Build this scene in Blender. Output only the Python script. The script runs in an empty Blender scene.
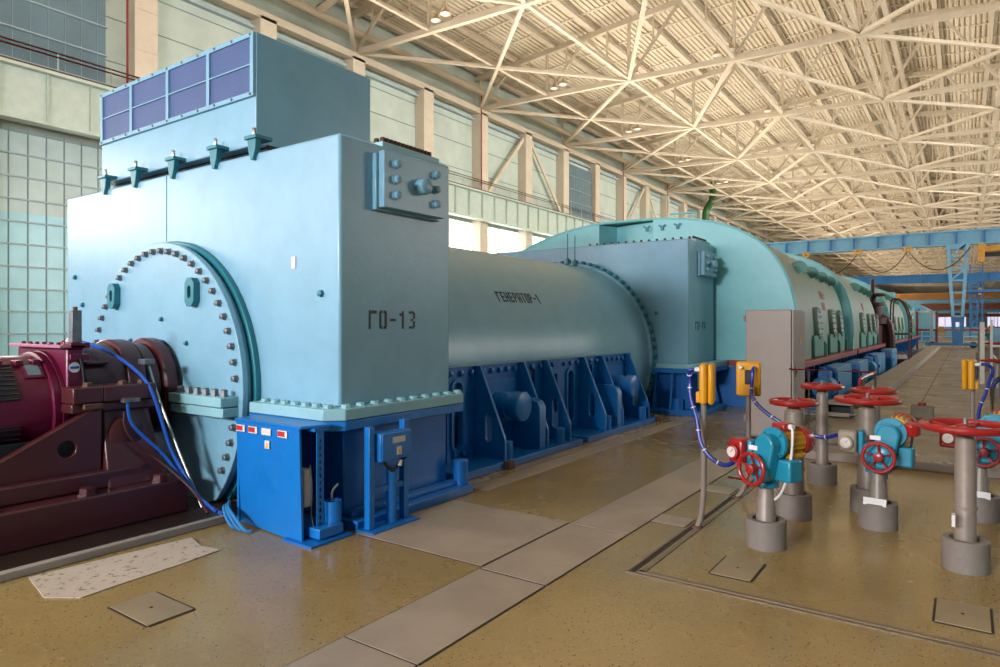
import bpy, bmesh, math, random
from mathutils import Vector, Matrix
random.seed(7)
PI = math.pi
scene = bpy.context.scene
COL = scene.collection

# ------------------------------------------------------------------ materials
def lin(c):
    return tuple((v / 12.92 if v <= 0.04045 else ((v + 0.055) / 1.055) ** 2.4) for v in c)

def hexc(h):
    return lin(tuple(int(h[i:i + 2], 16) / 255 for i in (0, 2, 4)))

def mat(name, col, rough=0.45, metal=0.0, var=0.10, scale=3.0, bump=0.02, bscale=30.0, spec=0.5, emit=None, estr=0.0):
    m = bpy.data.materials.new(name)
    m.use_nodes = True
    nt = m.node_tree
    N, L = nt.nodes, nt.links
    b = N['Principled BSDF']
    c = hexc(col) if isinstance(col, str) else col
    tc = N.new('ShaderNodeTexCoord')
    no = N.new('ShaderNodeTexNoise')
    no.inputs['Scale'].default_value = scale
    no.inputs['Detail'].default_value = 8
    no.inputs['Roughness'].default_value = 0.65
    L.new(tc.outputs['Object'], no.inputs['Vector'])
    rp = N.new('ShaderNodeValToRGB')
    rp.color_ramp.elements[0].position = 0.3
    rp.color_ramp.elements[1].position = 0.7
    rp.color_ramp.elements[0].color = tuple(max(0, v * (1 - var)) for v in c) + (1,)
    rp.color_ramp.elements[1].color = tuple(min(1, v * (1 + var)) for v in c) + (1,)
    L.new(no.outputs['Fac'], rp.inputs['Fac'])
    L.new(rp.outputs['Color'], b.inputs['Base Color'])
    b.inputs['Roughness'].default_value = rough
    b.inputs['Metallic'].default_value = metal
    b.inputs['Specular IOR Level'].default_value = spec
    if bump:
        n2 = N.new('ShaderNodeTexNoise')
        n2.inputs['Scale'].default_value = bscale
        n2.inputs['Detail'].default_value = 4
        L.new(tc.outputs['Object'], n2.inputs['Vector'])
        bp = N.new('ShaderNodeBump')
        bp.inputs['Strength'].default_value = bump * 5
        bp.inputs['Distance'].default_value = 0.01
        L.new(n2.outputs['Fac'], bp.inputs['Height'])
        L.new(bp.outputs['Normal'], b.inputs['Normal'])
    if emit:
        b.inputs['Emission Color'].default_value = hexc(emit) + (1,)
        b.inputs['Emission Strength'].default_value = estr
    return m

def chipped(name, col, chip, amount=0.06, rough=0.4, scale=5.0, var=0.08):
    """paint with small chips / rust spots of another colour"""
    m = mat(name, col, rough=rough, var=var)
    nt = m.node_tree
    N, L = nt.nodes, nt.links
    b = N['Principled BSDF']
    base = b.inputs['Base Color'].links[0].from_socket
    tc = N.new('ShaderNodeTexCoord')
    no = N.new('ShaderNodeTexNoise')
    no.inputs['Scale'].default_value = scale
    no.inputs['Detail'].default_value = 10
    no.inputs['Roughness'].default_value = 0.75
    L.new(tc.outputs['Object'], no.inputs['Vector'])
    rp = N.new('ShaderNodeValToRGB')
    rp.color_ramp.elements[0].position = 0.72 - amount
    rp.color_ramp.elements[1].position = 0.76 - amount
    L.new(no.outputs['Fac'], rp.inputs['Fac'])
    mx = N.new('ShaderNodeMix')
    mx.data_type = 'RGBA'
    L.new(rp.outputs['Color'], mx.inputs['Factor'])
    L.new(base, mx.inputs['A'])
    mx.inputs['B'].default_value = hexc(chip) + (1,)
    L.new(mx.outputs['Result'], b.inputs['Base Color'])
    return m

def floor_mat(name, base, dark, speck=True, rough=(0.18, 0.42), stain=0.35, specks=70.0, stain_scale=0.55):
    m = bpy.data.materials.new(name)
    m.use_nodes = True
    nt = m.node_tree
    N, L = nt.nodes, nt.links
    b = N['Principled BSDF']
    tc = N.new('ShaderNodeTexCoord')
    n1 = N.new('ShaderNodeTexNoise')
    n1.inputs['Scale'].default_value = stain_scale
    n1.inputs['Detail'].default_value = 9
    n1.inputs['Roughness'].default_value = 0.6
    L.new(tc.outputs['Object'], n1.inputs['Vector'])
    r1 = N.new('ShaderNodeValToRGB')
    r1.color_ramp.elements[0].position = 0.36
    r1.color_ramp.elements[1].position = 0.62
    r1.color_ramp.elements[0].color = hexc(dark) + (1,)
    r1.color_ramp.elements[1].color = hexc(base) + (1,)
    L.new(n1.outputs['Fac'], r1.inputs['Fac'])
    out = r1.outputs['Color']
    if speck:
        for sc, th, colr, fac in ((specks, 0.10, '2c2212', 0.75), (specks * 0.6, 0.07, '20190e', 0.8), (specks * 1.2, 0.16, 'c0ab7c', 0.22)):
            v = N.new('ShaderNodeTexVoronoi')
            v.inputs['Scale'].default_value = sc
            v.inputs['Randomness'].default_value = 1.0
            L.new(tc.outputs['Object'], v.inputs['Vector'])
            # only some of the cells hold a chip of stone
            sep = N.new('ShaderNodeSeparateColor')
            L.new(v.outputs['Color'], sep.inputs['Color'])
            g = N.new('ShaderNodeMath'); g.operation = 'LESS_THAN'
            g.inputs[1].default_value = 0.33
            L.new(sep.outputs['Red'], g.inputs[0])
            ls = N.new('ShaderNodeMath'); ls.operation = 'LESS_THAN'
            ls.inputs[1].default_value = th * 2.2
            L.new(v.outputs['Distance'], ls.inputs[0])
            mu = N.new('ShaderNodeMath'); mu.operation = 'MULTIPLY'
            L.new(g.outputs[0], mu.inputs[0]); L.new(ls.outputs[0], mu.inputs[1])
            mf = N.new('ShaderNodeMath'); mf.operation = 'MULTIPLY'
            L.new(mu.outputs[0], mf.inputs[0]); mf.inputs[1].default_value = fac
            mx = N.new('ShaderNodeMix'); mx.data_type = 'RGBA'
            L.new(mf.outputs[0], mx.inputs['Factor'])
            L.new(out, mx.inputs['A'])
            mx.inputs['B'].default_value = hexc(colr) + (1,)
            out = mx.outputs['Result']
    L.new(out, b.inputs['Base Color'])
    n3 = N.new('ShaderNodeTexNoise')
    n3.inputs['Scale'].default_value = 1.3
    n3.inputs['Detail'].default_value = 6
    L.new(tc.outputs['Object'], n3.inputs['Vector'])
    mr = N.new('ShaderNodeMapRange')
    mr.inputs['From Min'].default_value = 0.35
    mr.inputs['From Max'].default_value = 0.65
    mr.inputs['To Min'].default_value = rough[0]
    mr.inputs['To Max'].default_value = rough[1]
    L.new(n3.outputs['Fac'], mr.inputs['Value'])
    L.new(mr.outputs['Result'], b.inputs['Roughness'])
    b.inputs['Specular IOR Level'].default_value = 0.5
    return m

M = {}
M['gen_paint'] = chipped('generator turquoise paint', '79a8bb', '4b4a48', amount=-0.04, rough=0.33, scale=9)
M['gen_dark'] = mat('teal bracket paint', '1f7682', rough=0.4)
M['gen_flange'] = chipped('pale flange paint', '86b6bc', '57452f', amount=0.02, rough=0.45, scale=22)
M['blue'] = mat('base blue paint', '0863ac', rough=0.36, var=0.14)
M['blue_mid'] = mat('cabinet blue paint', '0c6cb4', rough=0.34, var=0.10)
M['mint'] = mat('turbine mint paint', '7fc8cc', rough=0.36, var=0.06)
M['sage'] = mat('turbine sage paint', '84988b', rough=0.42, var=0.10)
M['lug'] = mat('lug green paint', '4a8d80', rough=0.45)
M['red_flange'] = mat('red flange paint', '8b2626', rough=0.4)
M['maroon'] = chipped('maroon cast iron paint', '4c2224', '251213', amount=0.05, rough=0.33, scale=4)
M['crimson'] = mat('crimson exciter paint', '5e1030', rough=0.32, var=0.15)
M['crimson_light'] = mat('pale pink paint', 'a5607c', rough=0.5)  # paler pink for the ledge on top of the exciter frame
M['red'] = mat('red handwheel paint', '96201c', rough=0.28, var=0.12)
M['red_dark'] = mat('red pipe paint', '8c2020', rough=0.4)
M['cyan'] = mat('cyan actuator paint', '1b8199', rough=0.33, var=0.10)
M['yellow'] = mat('yellow motor paint', 'c08a1a', rough=0.4, var=0.15)
M['yellow_box'] = mat('yellow phone box plastic', 'c98e17', rough=0.38, var=0.10)
M['black'] = mat('black rubber', '131315', rough=0.5)
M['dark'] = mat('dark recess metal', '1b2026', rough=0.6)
M['grille'] = mat('grey mesh screen', '344f7c', rough=0.55, var=0.12, scale=2, bump=0.1, bscale=90)
M['grey_cab'] = mat('grey cabinet enamel', '97897d', rough=0.45, var=0.05)
M['pipe'] = mat('galvanised pipe', '877c6e', rough=0.42, metal=0.1, var=0.15, scale=8)
M['post'] = mat('taupe post paint', '7d7266', rough=0.5)
M['concrete'] = mat('grey painted concrete collar', '7b746a', rough=0.6, var=0.13, scale=6, bump=0.06)
M['steel'] = mat('bright steel', 'a9a59c', rough=0.35, metal=0.8, var=0.2)
M['bolt_steel'] = mat('weathered bolt steel', '75787a', rough=0.45, metal=0.5, var=0.35, scale=15)
M['rust'] = mat('rusty steel', '5b3b28', rough=0.7, var=0.35, scale=12)
M['cable_blue'] = mat('blue cable sheath', '1a55b4', rough=0.35)
M['conduit'] = mat('royal blue conduit', '10277c', rough=0.35)
M['hose'] = mat('light blue hose', '2f7fb5', rough=0.4)
M['white'] = mat('white plastic', 'd8d6d0', rough=0.5)
M['label'] = mat('pale label', 'c9c3b8', rough=0.6)
M['label_red'] = mat('red label', 'b3221c', rough=0.5)
M['label_yellow'] = mat('yellow warning label', 'd9a416', rough=0.5)
M['ink'] = mat('black stencil paint', '16191c', rough=0.5, bump=0)
M['ink_red'] = mat('red stencil paint', 'a8322c', rough=0.5, bump=0)
M['truss'] = mat('cream truss paint', 'cdbfa8', rough=0.55, var=0.08, scale=0.8)
M['deck'] = mat('cream roof deck paint', 'd6c9b2', rough=0.6, var=0.10, scale=0.5, bump=0)
M['purlin'] = mat('cream purlin paint', 'd0c2ab', rough=0.55, var=0.08)
M['column'] = mat('pale column paint', 'd9ccb6', rough=0.6, var=0.10, scale=0.7)
M['wallmint'] = mat('mint wall panel paint', 'c3d0c5', rough=0.6, var=0.14, scale=0.4)
M['girder'] = chipped('mint crane girder paint', 'c6d4c8', '7d5b39', amount=0.03, rough=0.5, scale=0.7)
M['glass_wall'] = mat('ribbed glass block', 'c2d6d2', rough=0.25, var=0.10, scale=0.9, emit='a9c4bf', estr=.05)  # faint glow added to brighten the blocks, as if daylight came through
M['glass_wall_low'] = mat('blue tinted glass block', 'a9dce6', rough=0.22, var=0.10, scale=0.9, emit='9fd3de', estr=.09)  # added glow here too, a little stronger in the lower zone
M['glass_dark'] = mat('grey blue profiled glass', '67808c', rough=0.2, var=0.16, scale=0.5)
M['mullion'] = mat('pale mullion paint', 'a9bcc0', rough=0.5)
M['mullion_dark'] = mat('glass joint putty', '7b9598', rough=0.6)
M['window_lit'] = mat('daylight through frosted pane', 'e8e8e6', rough=0.3, bump=0, emit='f6f5f4', estr=4.0)
M['window_far'] = mat('daylight through far pane', 'e8e8ea', rough=0.3, bump=0, emit='d9d3f0', estr=1.3)
M['crane_light'] = mat('light blue crane paint', '6fa8c6', rough=0.4)
M['crane_blue'] = mat('blue crane paint', '2368a0', rough=0.4)
M['crane_brown'] = mat('brown bridge crane paint', '8a4a2c', rough=0.5)
M['orange_beam'] = mat('ochre beam paint', 'c08a4c', rough=0.5)
M['unit_blue'] = mat('unit light blue paint', '2f83b4', rough=0.4)
M['far_blue'] = mat('far hall pale blue paint', '6fa6ba', rough=0.5)
M['maroon_pipe'] = mat('dark maroon pipe paint', '3f1414', rough=0.45)
M['green'] = mat('green pipe paint', '2c6b2e', rough=0.45)
M['floor'] = floor_mat('tan terrazzo', '98814f', '86713f', rough=(0.15, 0.30), specks=46.0)
M['floor_pit'] = mat('dark brown pit floor', '2a1a12', rough=0.45, var=0.4, scale=4)  # dark brown sheet laid over the floor around the exciter base
M['plate'] = floor_mat('grey cast floor plate', '9c8e7b', '8b7e6b', speck=False, rough=(0.4, 0.6), stain_scale=1.5)
M['hatch'] = floor_mat('tan hatch plate', '958566', '877656', speck=False, rough=(0.35, 0.5), stain_scale=2)
M['corridor'] = floor_mat('pale corridor tile', '83755f', '6f6250', speck=False, rough=(0.25, 0.45), stain_scale=0.7)
M['groove'] = mat('joint grime', '2b2217', rough=0.8)  # even dark tone for floor joints and lift holes
M['kerb'] = mat('kerb concrete', '91877a', rough=0.7, var=0.15, scale=2, bump=0.06)
M['trim_steel'] = mat('worn steel edging', '7a6c58', rough=0.4, metal=0.3, var=0.2)
M['sheet'] = chipped('stained cardboard', 'b6a893', '6a5c4c', amount=0.16, rough=0.8, scale=16)
M['lamp'] = mat('tan enamel lamp shade', 'b79d78', rough=0.4)
M['lamp_glass'] = mat('white lamp glass', 'eceae4', rough=0.3)
M['far_wall'] = mat('pale far wall panel', 'b4bcba', rough=0.6)
M['ivory'] = mat('ivory frame paint', 'd8d2c4', rough=0.5)
M['beige_head'] = mat('beige metal head', '8f8470', rough=0.45, var=0.15)
M['box_grey'] = mat('old olive grey box', '6c6350', rough=0.6, var=0.25, scale=5)

# ------------------------------------------------------------------ mesh helpers
OFF = {}

class S:
    """collects shapes in world coordinates and links them as ONE mesh object"""
    def __init__(s):
        s.bm = bmesh.new()
    def face(s, pts):
        return s.bm.faces.new([s.bm.verts.new(p) for p in pts])
    def bx(s, x0, x1, y0, y1, z0, z1, R=None, c=None):
        vs = []
        for x in (x0, x1):
            for y in (y0, y1):
                for z in (z0, z1):
                    v = Vector((x, y, z))
                    if R is not None:
                        cc = Vector(c) if c is not None else Vector(((x0 + x1) / 2, (y0 + y1) / 2, (z0 + z1) / 2))
                        v = R @ (v - cc) + cc
                    vs.append(s.bm.verts.new(v))
        for f in ((0, 1, 3, 2), (4, 6, 7, 5), (0, 4, 5, 1), (2, 3, 7, 6), (0, 2, 6, 4), (1, 5, 7, 3)):
            s.bm.faces.new([vs[i] for i in f])
        return s
    def frame(s, d):
        d = Vector(d).normalized()
        up = Vector((0, 0, 1)) if abs(d.z) < 0.95 else Vector((1, 0, 0))
        a = d.cross(up).normalized()
        b = a.cross(d).normalized()
        return a, b
    def bar(s, p0, p1, w, h):
        """rectangular bar from p0 to p1: w sideways, h upwards"""
        p0, p1 = Vector(p0), Vector(p1)
        a, b = s.frame(p1 - p0)
        r = []
        for p in (p0, p1):
            r.append([s.bm.verts.new(p + a * (w / 2 * i) + b * (h / 2 * j)) for i, j in ((-1, -1), (1, -1), (1, 1), (-1, 1))])
        for i in range(4):
            s.bm.faces.new((r[0][i], r[0][(i + 1) % 4], r[1][(i + 1) % 4], r[1][i]))
        s.bm.faces.new(r[0][::-1]); s.bm.faces.new(r[1])
        return s
    def cyl(s, p0, p1, r, r2=None, n=16):
        return s.lathe([(r, 0), (r if r2 is None else r2, (Vector(p1) - Vector(p0)).length)], p0, Vector(p1) - Vector(p0), n)
    def lathe(s, prof, c, axis=(0, 0, 1), n=20, cap=True):
        c = Vector(c)
        d = Vector(axis).normalized()
        a, b = s.frame(d)
        rings = []
        for r, h in prof:
            if r < 1e-6:
                rings.append([s.bm.verts.new(c + d * h)])
            else:
                rings.append([s.bm.verts.new(c + d * h + a * (r * math.cos(2 * PI * k / n)) + b * (r * math.sin(2 * PI * k / n))) for k in range(n)])
        for q, w in zip(rings, rings[1:]):
            for k in range(n):
                k2 = (k + 1) % n
                if len(q) == 1 and len(w) == 1:
                    continue
                if len(q) == 1:
                    s.bm.faces.new((q[0], w[k2], w[k]))
                elif len(w) == 1:
                    s.bm.faces.new((q[k], q[k2], w[0]))
                else:
                    s.bm.faces.new((q[k], q[k2], w[k2], w[k]))
        if cap:
            if len(rings[0]) > 1: s.bm.faces.new(rings[0][::-1])
            if len(rings[-1]) > 1: s.bm.faces.new(rings[-1])
        return s
    def tube(s, pts, r, n=8, sm=0, cap=True):
        pts = [Vector(p) for p in pts]
        for _ in range(sm):
            q = [pts[0]]
            for a, b in zip(pts, pts[1:]):
                q += [a * 0.75 + b * 0.25, a * 0.25 + b * 0.75]
            pts = q + [pts[-1]]
        a = None
        rings = []
        for i, p in enumerate(pts):
            d = (pts[min(i + 1, len(pts) - 1)] - pts[max(i - 1, 0)]).normalized()
            if a is None:
                a, b = s.frame(d)
            else:
                a = (a - d * a.dot(d)).normalized()
                b = d.cross(a)
            rings.append([s.bm.verts.new(p + a * (r * math.cos(2 * PI * k / n)) + b * (r * math.sin(2 * PI * k / n))) for k in range(n)])
        for q, w in zip(rings, rings[1:]):
            for k in range(n):
                s.bm.faces.new((q[k], q[(k + 1) % n], w[(k + 1) % n], w[k]))
        if cap:
            s.bm.faces.new(rings[0][::-1]); s.bm.faces.new(rings[-1])
        return s
    def torus(s, c, axis, R, r, n=36, m=10):
        c = Vector(c); d = Vector(axis).normalized()
        a, b = s.frame(d)
        rings = []
        for i in range(n):
            t = 2 * PI * i / n
            e = a * math.cos(t) + b * math.sin(t)
            rings.append([s.bm.verts.new(c + e * (R + r * math.cos(2 * PI * k / m)) + d * (r * math.sin(2 * PI * k / m))) for k in range(m)])
        for i in range(n):
            q, w = rings[i], rings[(i + 1) % n]
            for k in range(m):
                s.bm.faces.new((q[k], q[(k + 1) % m], w[(k + 1) % m], w[k]))
        return s
    def prism(s, poly, fn, depth, holes=()):
        """poly (2D) mapped by fn(u,v)->3D, thickened by the vector depth; holes are 2D loops"""
        dep = Vector(depth)
        tmp = bmesh.new()
        loops = [poly] + list(holes)
        edges = []
        for lp in loops:
            vs = [tmp.verts.new((p[0], p[1], 0)) for p in lp]
            edges += [tmp.edges.new((vs[i], vs[(i + 1) % len(vs)])) for i in range(len(vs))]
        if holes:
            bmesh.ops.triangle_fill(tmp, edges=edges, use_beauty=True, use_dissolve=False)
        else:
            tmp.faces.new(tmp.verts[:])
        tmp.verts.index_update()
        tmp.verts.ensure_lookup_table()
        m0, m1 = {}, {}
        for v in tmp.verts:
            p = Vector(fn(v.co.x, v.co.y))
            m0[v.index] = s.bm.verts.new(p)
            m1[v.index] = s.bm.verts.new(p + dep)
        for f in tmp.faces:
            s.bm.faces.new([m0[v.index] for v in f.verts])
            s.bm.faces.new([m1[v.index] for v in reversed(f.verts)])
        for e in tmp.edges:
            if len(e.link_faces) == 1:
                i, j = e.verts[0].index, e.verts[1].index
                s.bm.faces.new((m0[i], m0[j], m1[j], m1[i]))
        tmp.free()
        return s
    def grid(s, pts):
        vs = [[s.bm.verts.new(p) for p in row] for row in pts]
        for r0, r1 in zip(vs, vs[1:]):
            for i in range(len(r0) - 1):
                s.bm.faces.new((r0[i], r0[i + 1], r1[i + 1], r1[i]))
        return s
    def sphere(s, c, r, sc=(1, 1, 1), n=16):
        q = bmesh.ops.create_uvsphere(s.bm, u_segments=n, v_segments=n // 2, radius=r)
        for v in q['verts']:
            v.co = Vector((v.co.x * sc[0], v.co.y * sc[1], v.co.z * sc[2])) + Vector(c)
        return s
    def xf(s, mx):
        bmesh.ops.transform(s.bm, matrix=mx, verts=s.bm.verts)
        return s
    def obj(s, name, m, parent=None, bevel=0, seg=2, ang=35):
        bm = s.bm
        bmesh.ops.recalc_face_normals(bm, faces=bm.faces)
        off = OFF.get(parent.name, Vector((0, 0, 0))) if parent else None
        if parent is None:
            if bm.verts:
                xs = [v.co.x for v in bm.verts]; ys = [v.co.y for v in bm.verts]; zs = [v.co.z for v in bm.verts]
                off = Vector(((min(xs) + max(xs)) / 2, (min(ys) + max(ys)) / 2, min(zs)))
            else:
                off = Vector((0, 0, 0))
        for v in bm.verts:
            v.co -= off
        me = bpy.data.meshes.new(name)
        bm.to_mesh(me); bm.free()
        me.materials.append(M[m] if isinstance(m, str) else m)
        for p in me.polygons:
            p.use_smooth = True
        me.set_sharp_from_angle(angle=math.radians(ang))
        o = bpy.data.objects.new(name, me)
        COL.objects.link(o)
        OFF[o.name] = off
        if parent is None:
            o.location = off
        else:
            o.parent = parent
        if bevel:
            bv = o.modifiers.new('bevel', 'BEVEL')
            bv.width = bevel; bv.segments = seg; bv.limit_method = 'ANGLE'; bv.angle_limit = math.radians(40)
        return o

def thing(name, label, cat, loc=(0, 0, 0), group=None):
    o = bpy.data.objects.new(name, None)
    COL.objects.link(o)
    o.location = loc
    o.empty_display_size = 0.2
    OFF[o.name] = Vector(loc)
    o['label'] = label; o['category'] = cat
    if group: o['group'] = group
    return o

def tag(o, label, cat, group=None, kind=None):
    o['label'] = label; o['category'] = cat
    if group: o['group'] = group
    if kind: o['kind'] = kind
    return o

def struct(o):
    o['kind'] = 'structure'
    return o

KIDS = {}
def copy_tree(o, parent=None):
    c = o.copy()
    COL.objects.link(c)
    if parent is not None:
        c.parent = parent
    for ch in list(o.children):
        copy_tree(ch, c)
    return c

def stadium(cx, cy, w, h, n=8):
    """upright slot outline"""
    r = w / 2
    p = []
    for k in range(n + 1):
        t = PI * k / n
        p.append((cx + r * math.cos(t), cy + h / 2 - r + r * math.sin(t)))
    for k in range(n + 1):
        t = PI + PI * k / n
        p.append((cx + r * math.cos(t), cy - h / 2 + r + r * math.sin(t)))
    return p

def hexbolt(p, axis, r=0.03, h=0.03, n=6):
    return S().lathe([(r * 1.25, 0), (r * 1.25, h * 0.25), (r, h * 0.25), (r, h), (r * 0.7, h * 1.12)], p, axis, n)

def bolt_proto(name, r, h, m, axis, n=6):
    s = hexbolt((0, 0, 0), axis, r, h, n)
    return s

def bolts(points, axis, r, h, m, parent, name='bolt', n=6):
    """one object for every bolt; the copies share the mesh"""
    first = None
    off = OFF[parent.name]
    for p in points:
        if first is None:
            first = hexbolt(p, axis, r, h, n).obj(name, m, parent)
            p0 = Vector(p)
        else:
            c = first.copy()
            COL.objects.link(c)
            c.location = Vector(p) - p0
    return first

# stencil glyphs as rectangles on a unit box
GL = {
 'Г': [(0, 0, .24, 1), (.32, .82, 1, 1)],
 'О': [(0, .1, .28, .9), (.72, .1, 1, .9), (.08, .86, .42, 1), (.58, .86, .92, 1), (.08, 0, .42, .14), (.58, 0, .92, .14)],
 '-': [(.12, .42, .88, .56)],
 '1': [(.4, 0, .68, 1), (.08, .72, .34, .88)],
 '3': [(.68, .08, .96, .44), (.68, .56, .96, .92), (.08, .86, .8, 1), (.34, .43, .66, .57), (.08, 0, .8, .14)],
 '4': [(0, .46, .24, 1), (0, .3, .6, .44), (.66, 0, .9, 1)],
 'Е': [(0, 0, .24, 1), (.32, .85, .95, 1), (.32, .43, .85, .57), (.32, 0, .95, .15)],
 'Н': [(0, 0, .24, 1), (.76, 0, 1, 1), (.3, .43, .7, .57)],
 'Р': [(0, 0, .24, 1), (.32, .85, .8, 1), (.32, .42, .8, .56), (.74, .54, .97, .87)],
 'А': [(0, 0, .24, .9), (.76, 0, 1, .9), (.14, .86, .86, 1), (.3, .35, .7, .48)],
 'Т': [(.38, 0, .62, .8), (0, .85, 1, 1)],
 'Ц': [(0, .15, .22, 1), (.62, .15, .84, 1), (0, 0, 1, .13), (.86, -.18, 1, .13)],
 'Д': [(.14, .16, .34, .9), (.66, .16, .86, 1), (.2, .87, .8, 1), (0, 0, 1, .14), (0, -.15, .16, .14), (.84, -.15, 1, .14)],
 '2': [(.08, .86, .85, 1), (.7, .52, .96, .88), (.1, .42, .8, .55), (.04, .1, .3, .44), (.04, 0, .96, .14)],
}
def lettering(txt, fn, w, h, gap, depth, nu=1):
    """fn(u, v) -> 3D point on the surface, depth = outward vector function or vector"""
    s = S()
    u = 0
    for ch in txt:
        for x0, y0, x1, y1 in GL[ch]:
            for k in range(nu):
                ya, yb = y0 + (y1 - y0) * k / nu, y0 + (y1 - y0) * (k + 1) / nu
                q = [fn(u + x * w, y * h) for x, y in ((x0, ya), (x1, ya), (x1, yb), (x0, yb))]
                d = depth(q[0]) if callable(depth) else Vector(depth)
                lo = [s.bm.verts.new(Vector(p)) for p in q]
                hi = [s.bm.verts.new(Vector(p) + d) for p in q]
                s.bm.faces.new(hi)
                s.bm.faces.new(lo[::-1])
                for i in range(4):
                    s.bm.faces.new((lo[i], lo[(i + 1) % 4], hi[(i + 1) % 4], hi[i]))
        u += w + gap
    return s
# ================================================================== GENERATOR
AX, AZ = -6.87, 1.08
XR, XL = -4.30, -9.44
gen = thing('generator', 'huge pale turquoise horizontal generator with two block end casings and a lettered barrel', 'generator', (AX, 3.8, 0))

def casing(y0, y1, ztop, zc, number, label, hatch_y, collar_drop):
    c = S().bx(XL, XR, y0, y1, zc, ztop).obj('end_casing', 'gen_paint', gen, bevel=0.025)
    # strip with bolts along the top edge
    s = S().bx(XL + 2.2, XR - 0.05, y0 + 0.55, y1 - 0.1, ztop - 0.01, ztop + 0.06)
    s.obj('top_cover_plate', 'gen_flange', c, bevel=0.006)
    pts = []
    n = 13
    for k in range(n):
        pts.append((XR - 0.12, y0 + 0.62 + (y1 - y0 - 0.8) * k / (n - 1), ztop + 0.058))
    for k in range(14):
        pts.append((XR - 0.2 - 0.17 * k, y0 + 0.62, ztop + 0.058))
    bolts(pts, (0, 0, 1), 0.026, 0.055, 'rust', c)
    return c

front = casing(3.80, 5.25, 3.32, 1.0, None, None, None, None)
# access hatch on the right side
h0, h1, hz0, hz1 = 4.20, 5.02, 2.74, 3.24
s = S().bx(XR, XR + 0.05, h0 - 0.03, h1 + 0.02, hz0 - 0.02, hz1 - 0.02)
s.bx(XR + 0.05, XR + 0.12, h0, h1, hz0, hz1)
hat = s.obj('access_hatch', 'gen_paint', front, bevel=0.008)
bolts([(XR + 0.12, h0 + 0.14, hz0 + 0.12 + 0.14 * k) for k in range(3)] + [(XR + 0.12, h1 - 0.14, hz0 + 0.12 + 0.14 * k) for k in range(3)], (1, 0, 0), 0.035, 0.05, 'gen_paint', front, 'hatch_bolt', 10)
S().lathe([(0.075, 0), (0.075, 0.09), (0.06, 0.10)], (XR + 0.12, (h0 + h1) / 2 + 0.06, (hz0 + hz1) / 2), (1, 0, 0), 18).obj('hatch_plug', 'gen_paint', front)
lettering('ГО-13', lambda u, v: (XR + 0.001, 4.13 + u, 1.665 + v), 0.095, 0.165, 0.032, (0.002, 0, 0)).obj('stencil_lettering', 'ink', front)
S().bx(-4.93, -4.87, 3.792, 3.80, 2.20, 2.31).obj('name_plate', 'label', front)
# small screws / plugs on the front face
bolts([(-4.53, 3.80, 1.97), (-9.19, 3.8, 2.30), (-8.98, 3.8, 1.95)], (0, -1, 0), 0.028, 0.03, 'gen_dark', front, 'plug')
# vertical welded seam up the middle of the face
S().bx(-7.05, -7.035, 3.794, 3.80, 2.60, 3.30).obj('weld_seam', 'gen_paint', front)

# end shield: stepped disc with a ring of bolts
def clipped_disc(y, dy, R, n=72, zmin=0.0, z0=None):
    p = []
    for k in range(n):
        t = 2 * PI * k / n
        p.append((AX + R * math.cos(t), max(zmin, AZ + R * math.sin(t))))
    q = []
    for a in p:
        if not q or (abs(a[0] - q[-1][0]) > 1e-4 or abs(a[1] - q[-1][1]) > 1e-4):
            q.append(a)
    s = S().prism(q, lambda u, v: (u, y, v), (0, dy, 0))
    return s
clipped_disc(3.80, -0.06, 1.50).obj('shield_flange', 'gen_dark', gen, bevel=0.01)
s = clipped_disc(3.74, -0.06, 1.44)
s.obj('shield_step', 'gen_paint', gen, bevel=0.01)
esh = clipped_disc(3.68, -0.06, 1.475).obj('end_shield', 'gen_paint', gen, bevel=0.008)
pts = []
for k in range(40):
    t = PI * (-0.18 + 1.36 * k / 39)
    z = AZ + 1.385 * math.sin(t)
    if abs(z - 1.0) > 0.12 and z > 0.15:
        pts.append((AX + 1.385 * math.cos(t), 3.62, z))
bolts(pts, (0, -1, 0), 0.03, 0.045, 'bolt_steel', esh, 'shield_bolt')
for hx in (-7.74, -6.17):
    hz = 2.02
    o = S().prism([(hx - .08, hz - .09), (hx - .04, hz - .14), (hx + .04, hz - .14), (hx + .08, hz - .09), (hx + .08, hz + .09), (hx + .04, hz + .14), (hx - .04, hz + .14), (hx - .08, hz + .09)],
              lambda u, v: (u, 3.62, v), (0, -0.07, 0), [stadium(hx, hz, 0.06, 0.12, 5)]).obj('lifting_eye', 'gen_dark', esh, bevel=0.006)
bolts([(-6.87 + dx, 3.62, 1.08 + dz) for dx, dz in ((-.55, .45), (-.27, .42), (.12, .44), (.16, .18), (.55, .44), (.08, .68), (.55, -.05))], (0, -1, 0), 0.022, 0.03, 'gen_dark', esh, 'plug')
# horizontal joint bar with studs on the right half
s = S().bx(-6.34, -5.46, 3.44, 3.625, 0.955, 1.045).bx(-6.34, -5.46, 3.46, 3.625, 0.86, 0.945)
jb = s.obj('joint_bar', 'gen_flange', gen, bevel=0.008)
bolts([(-6.26 + 0.145 * k, 3.52, 1.045) for k in range(6)], (0, 0, 1), 0.036, 0.06, 'bolt_steel', jb, 'stud')

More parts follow.
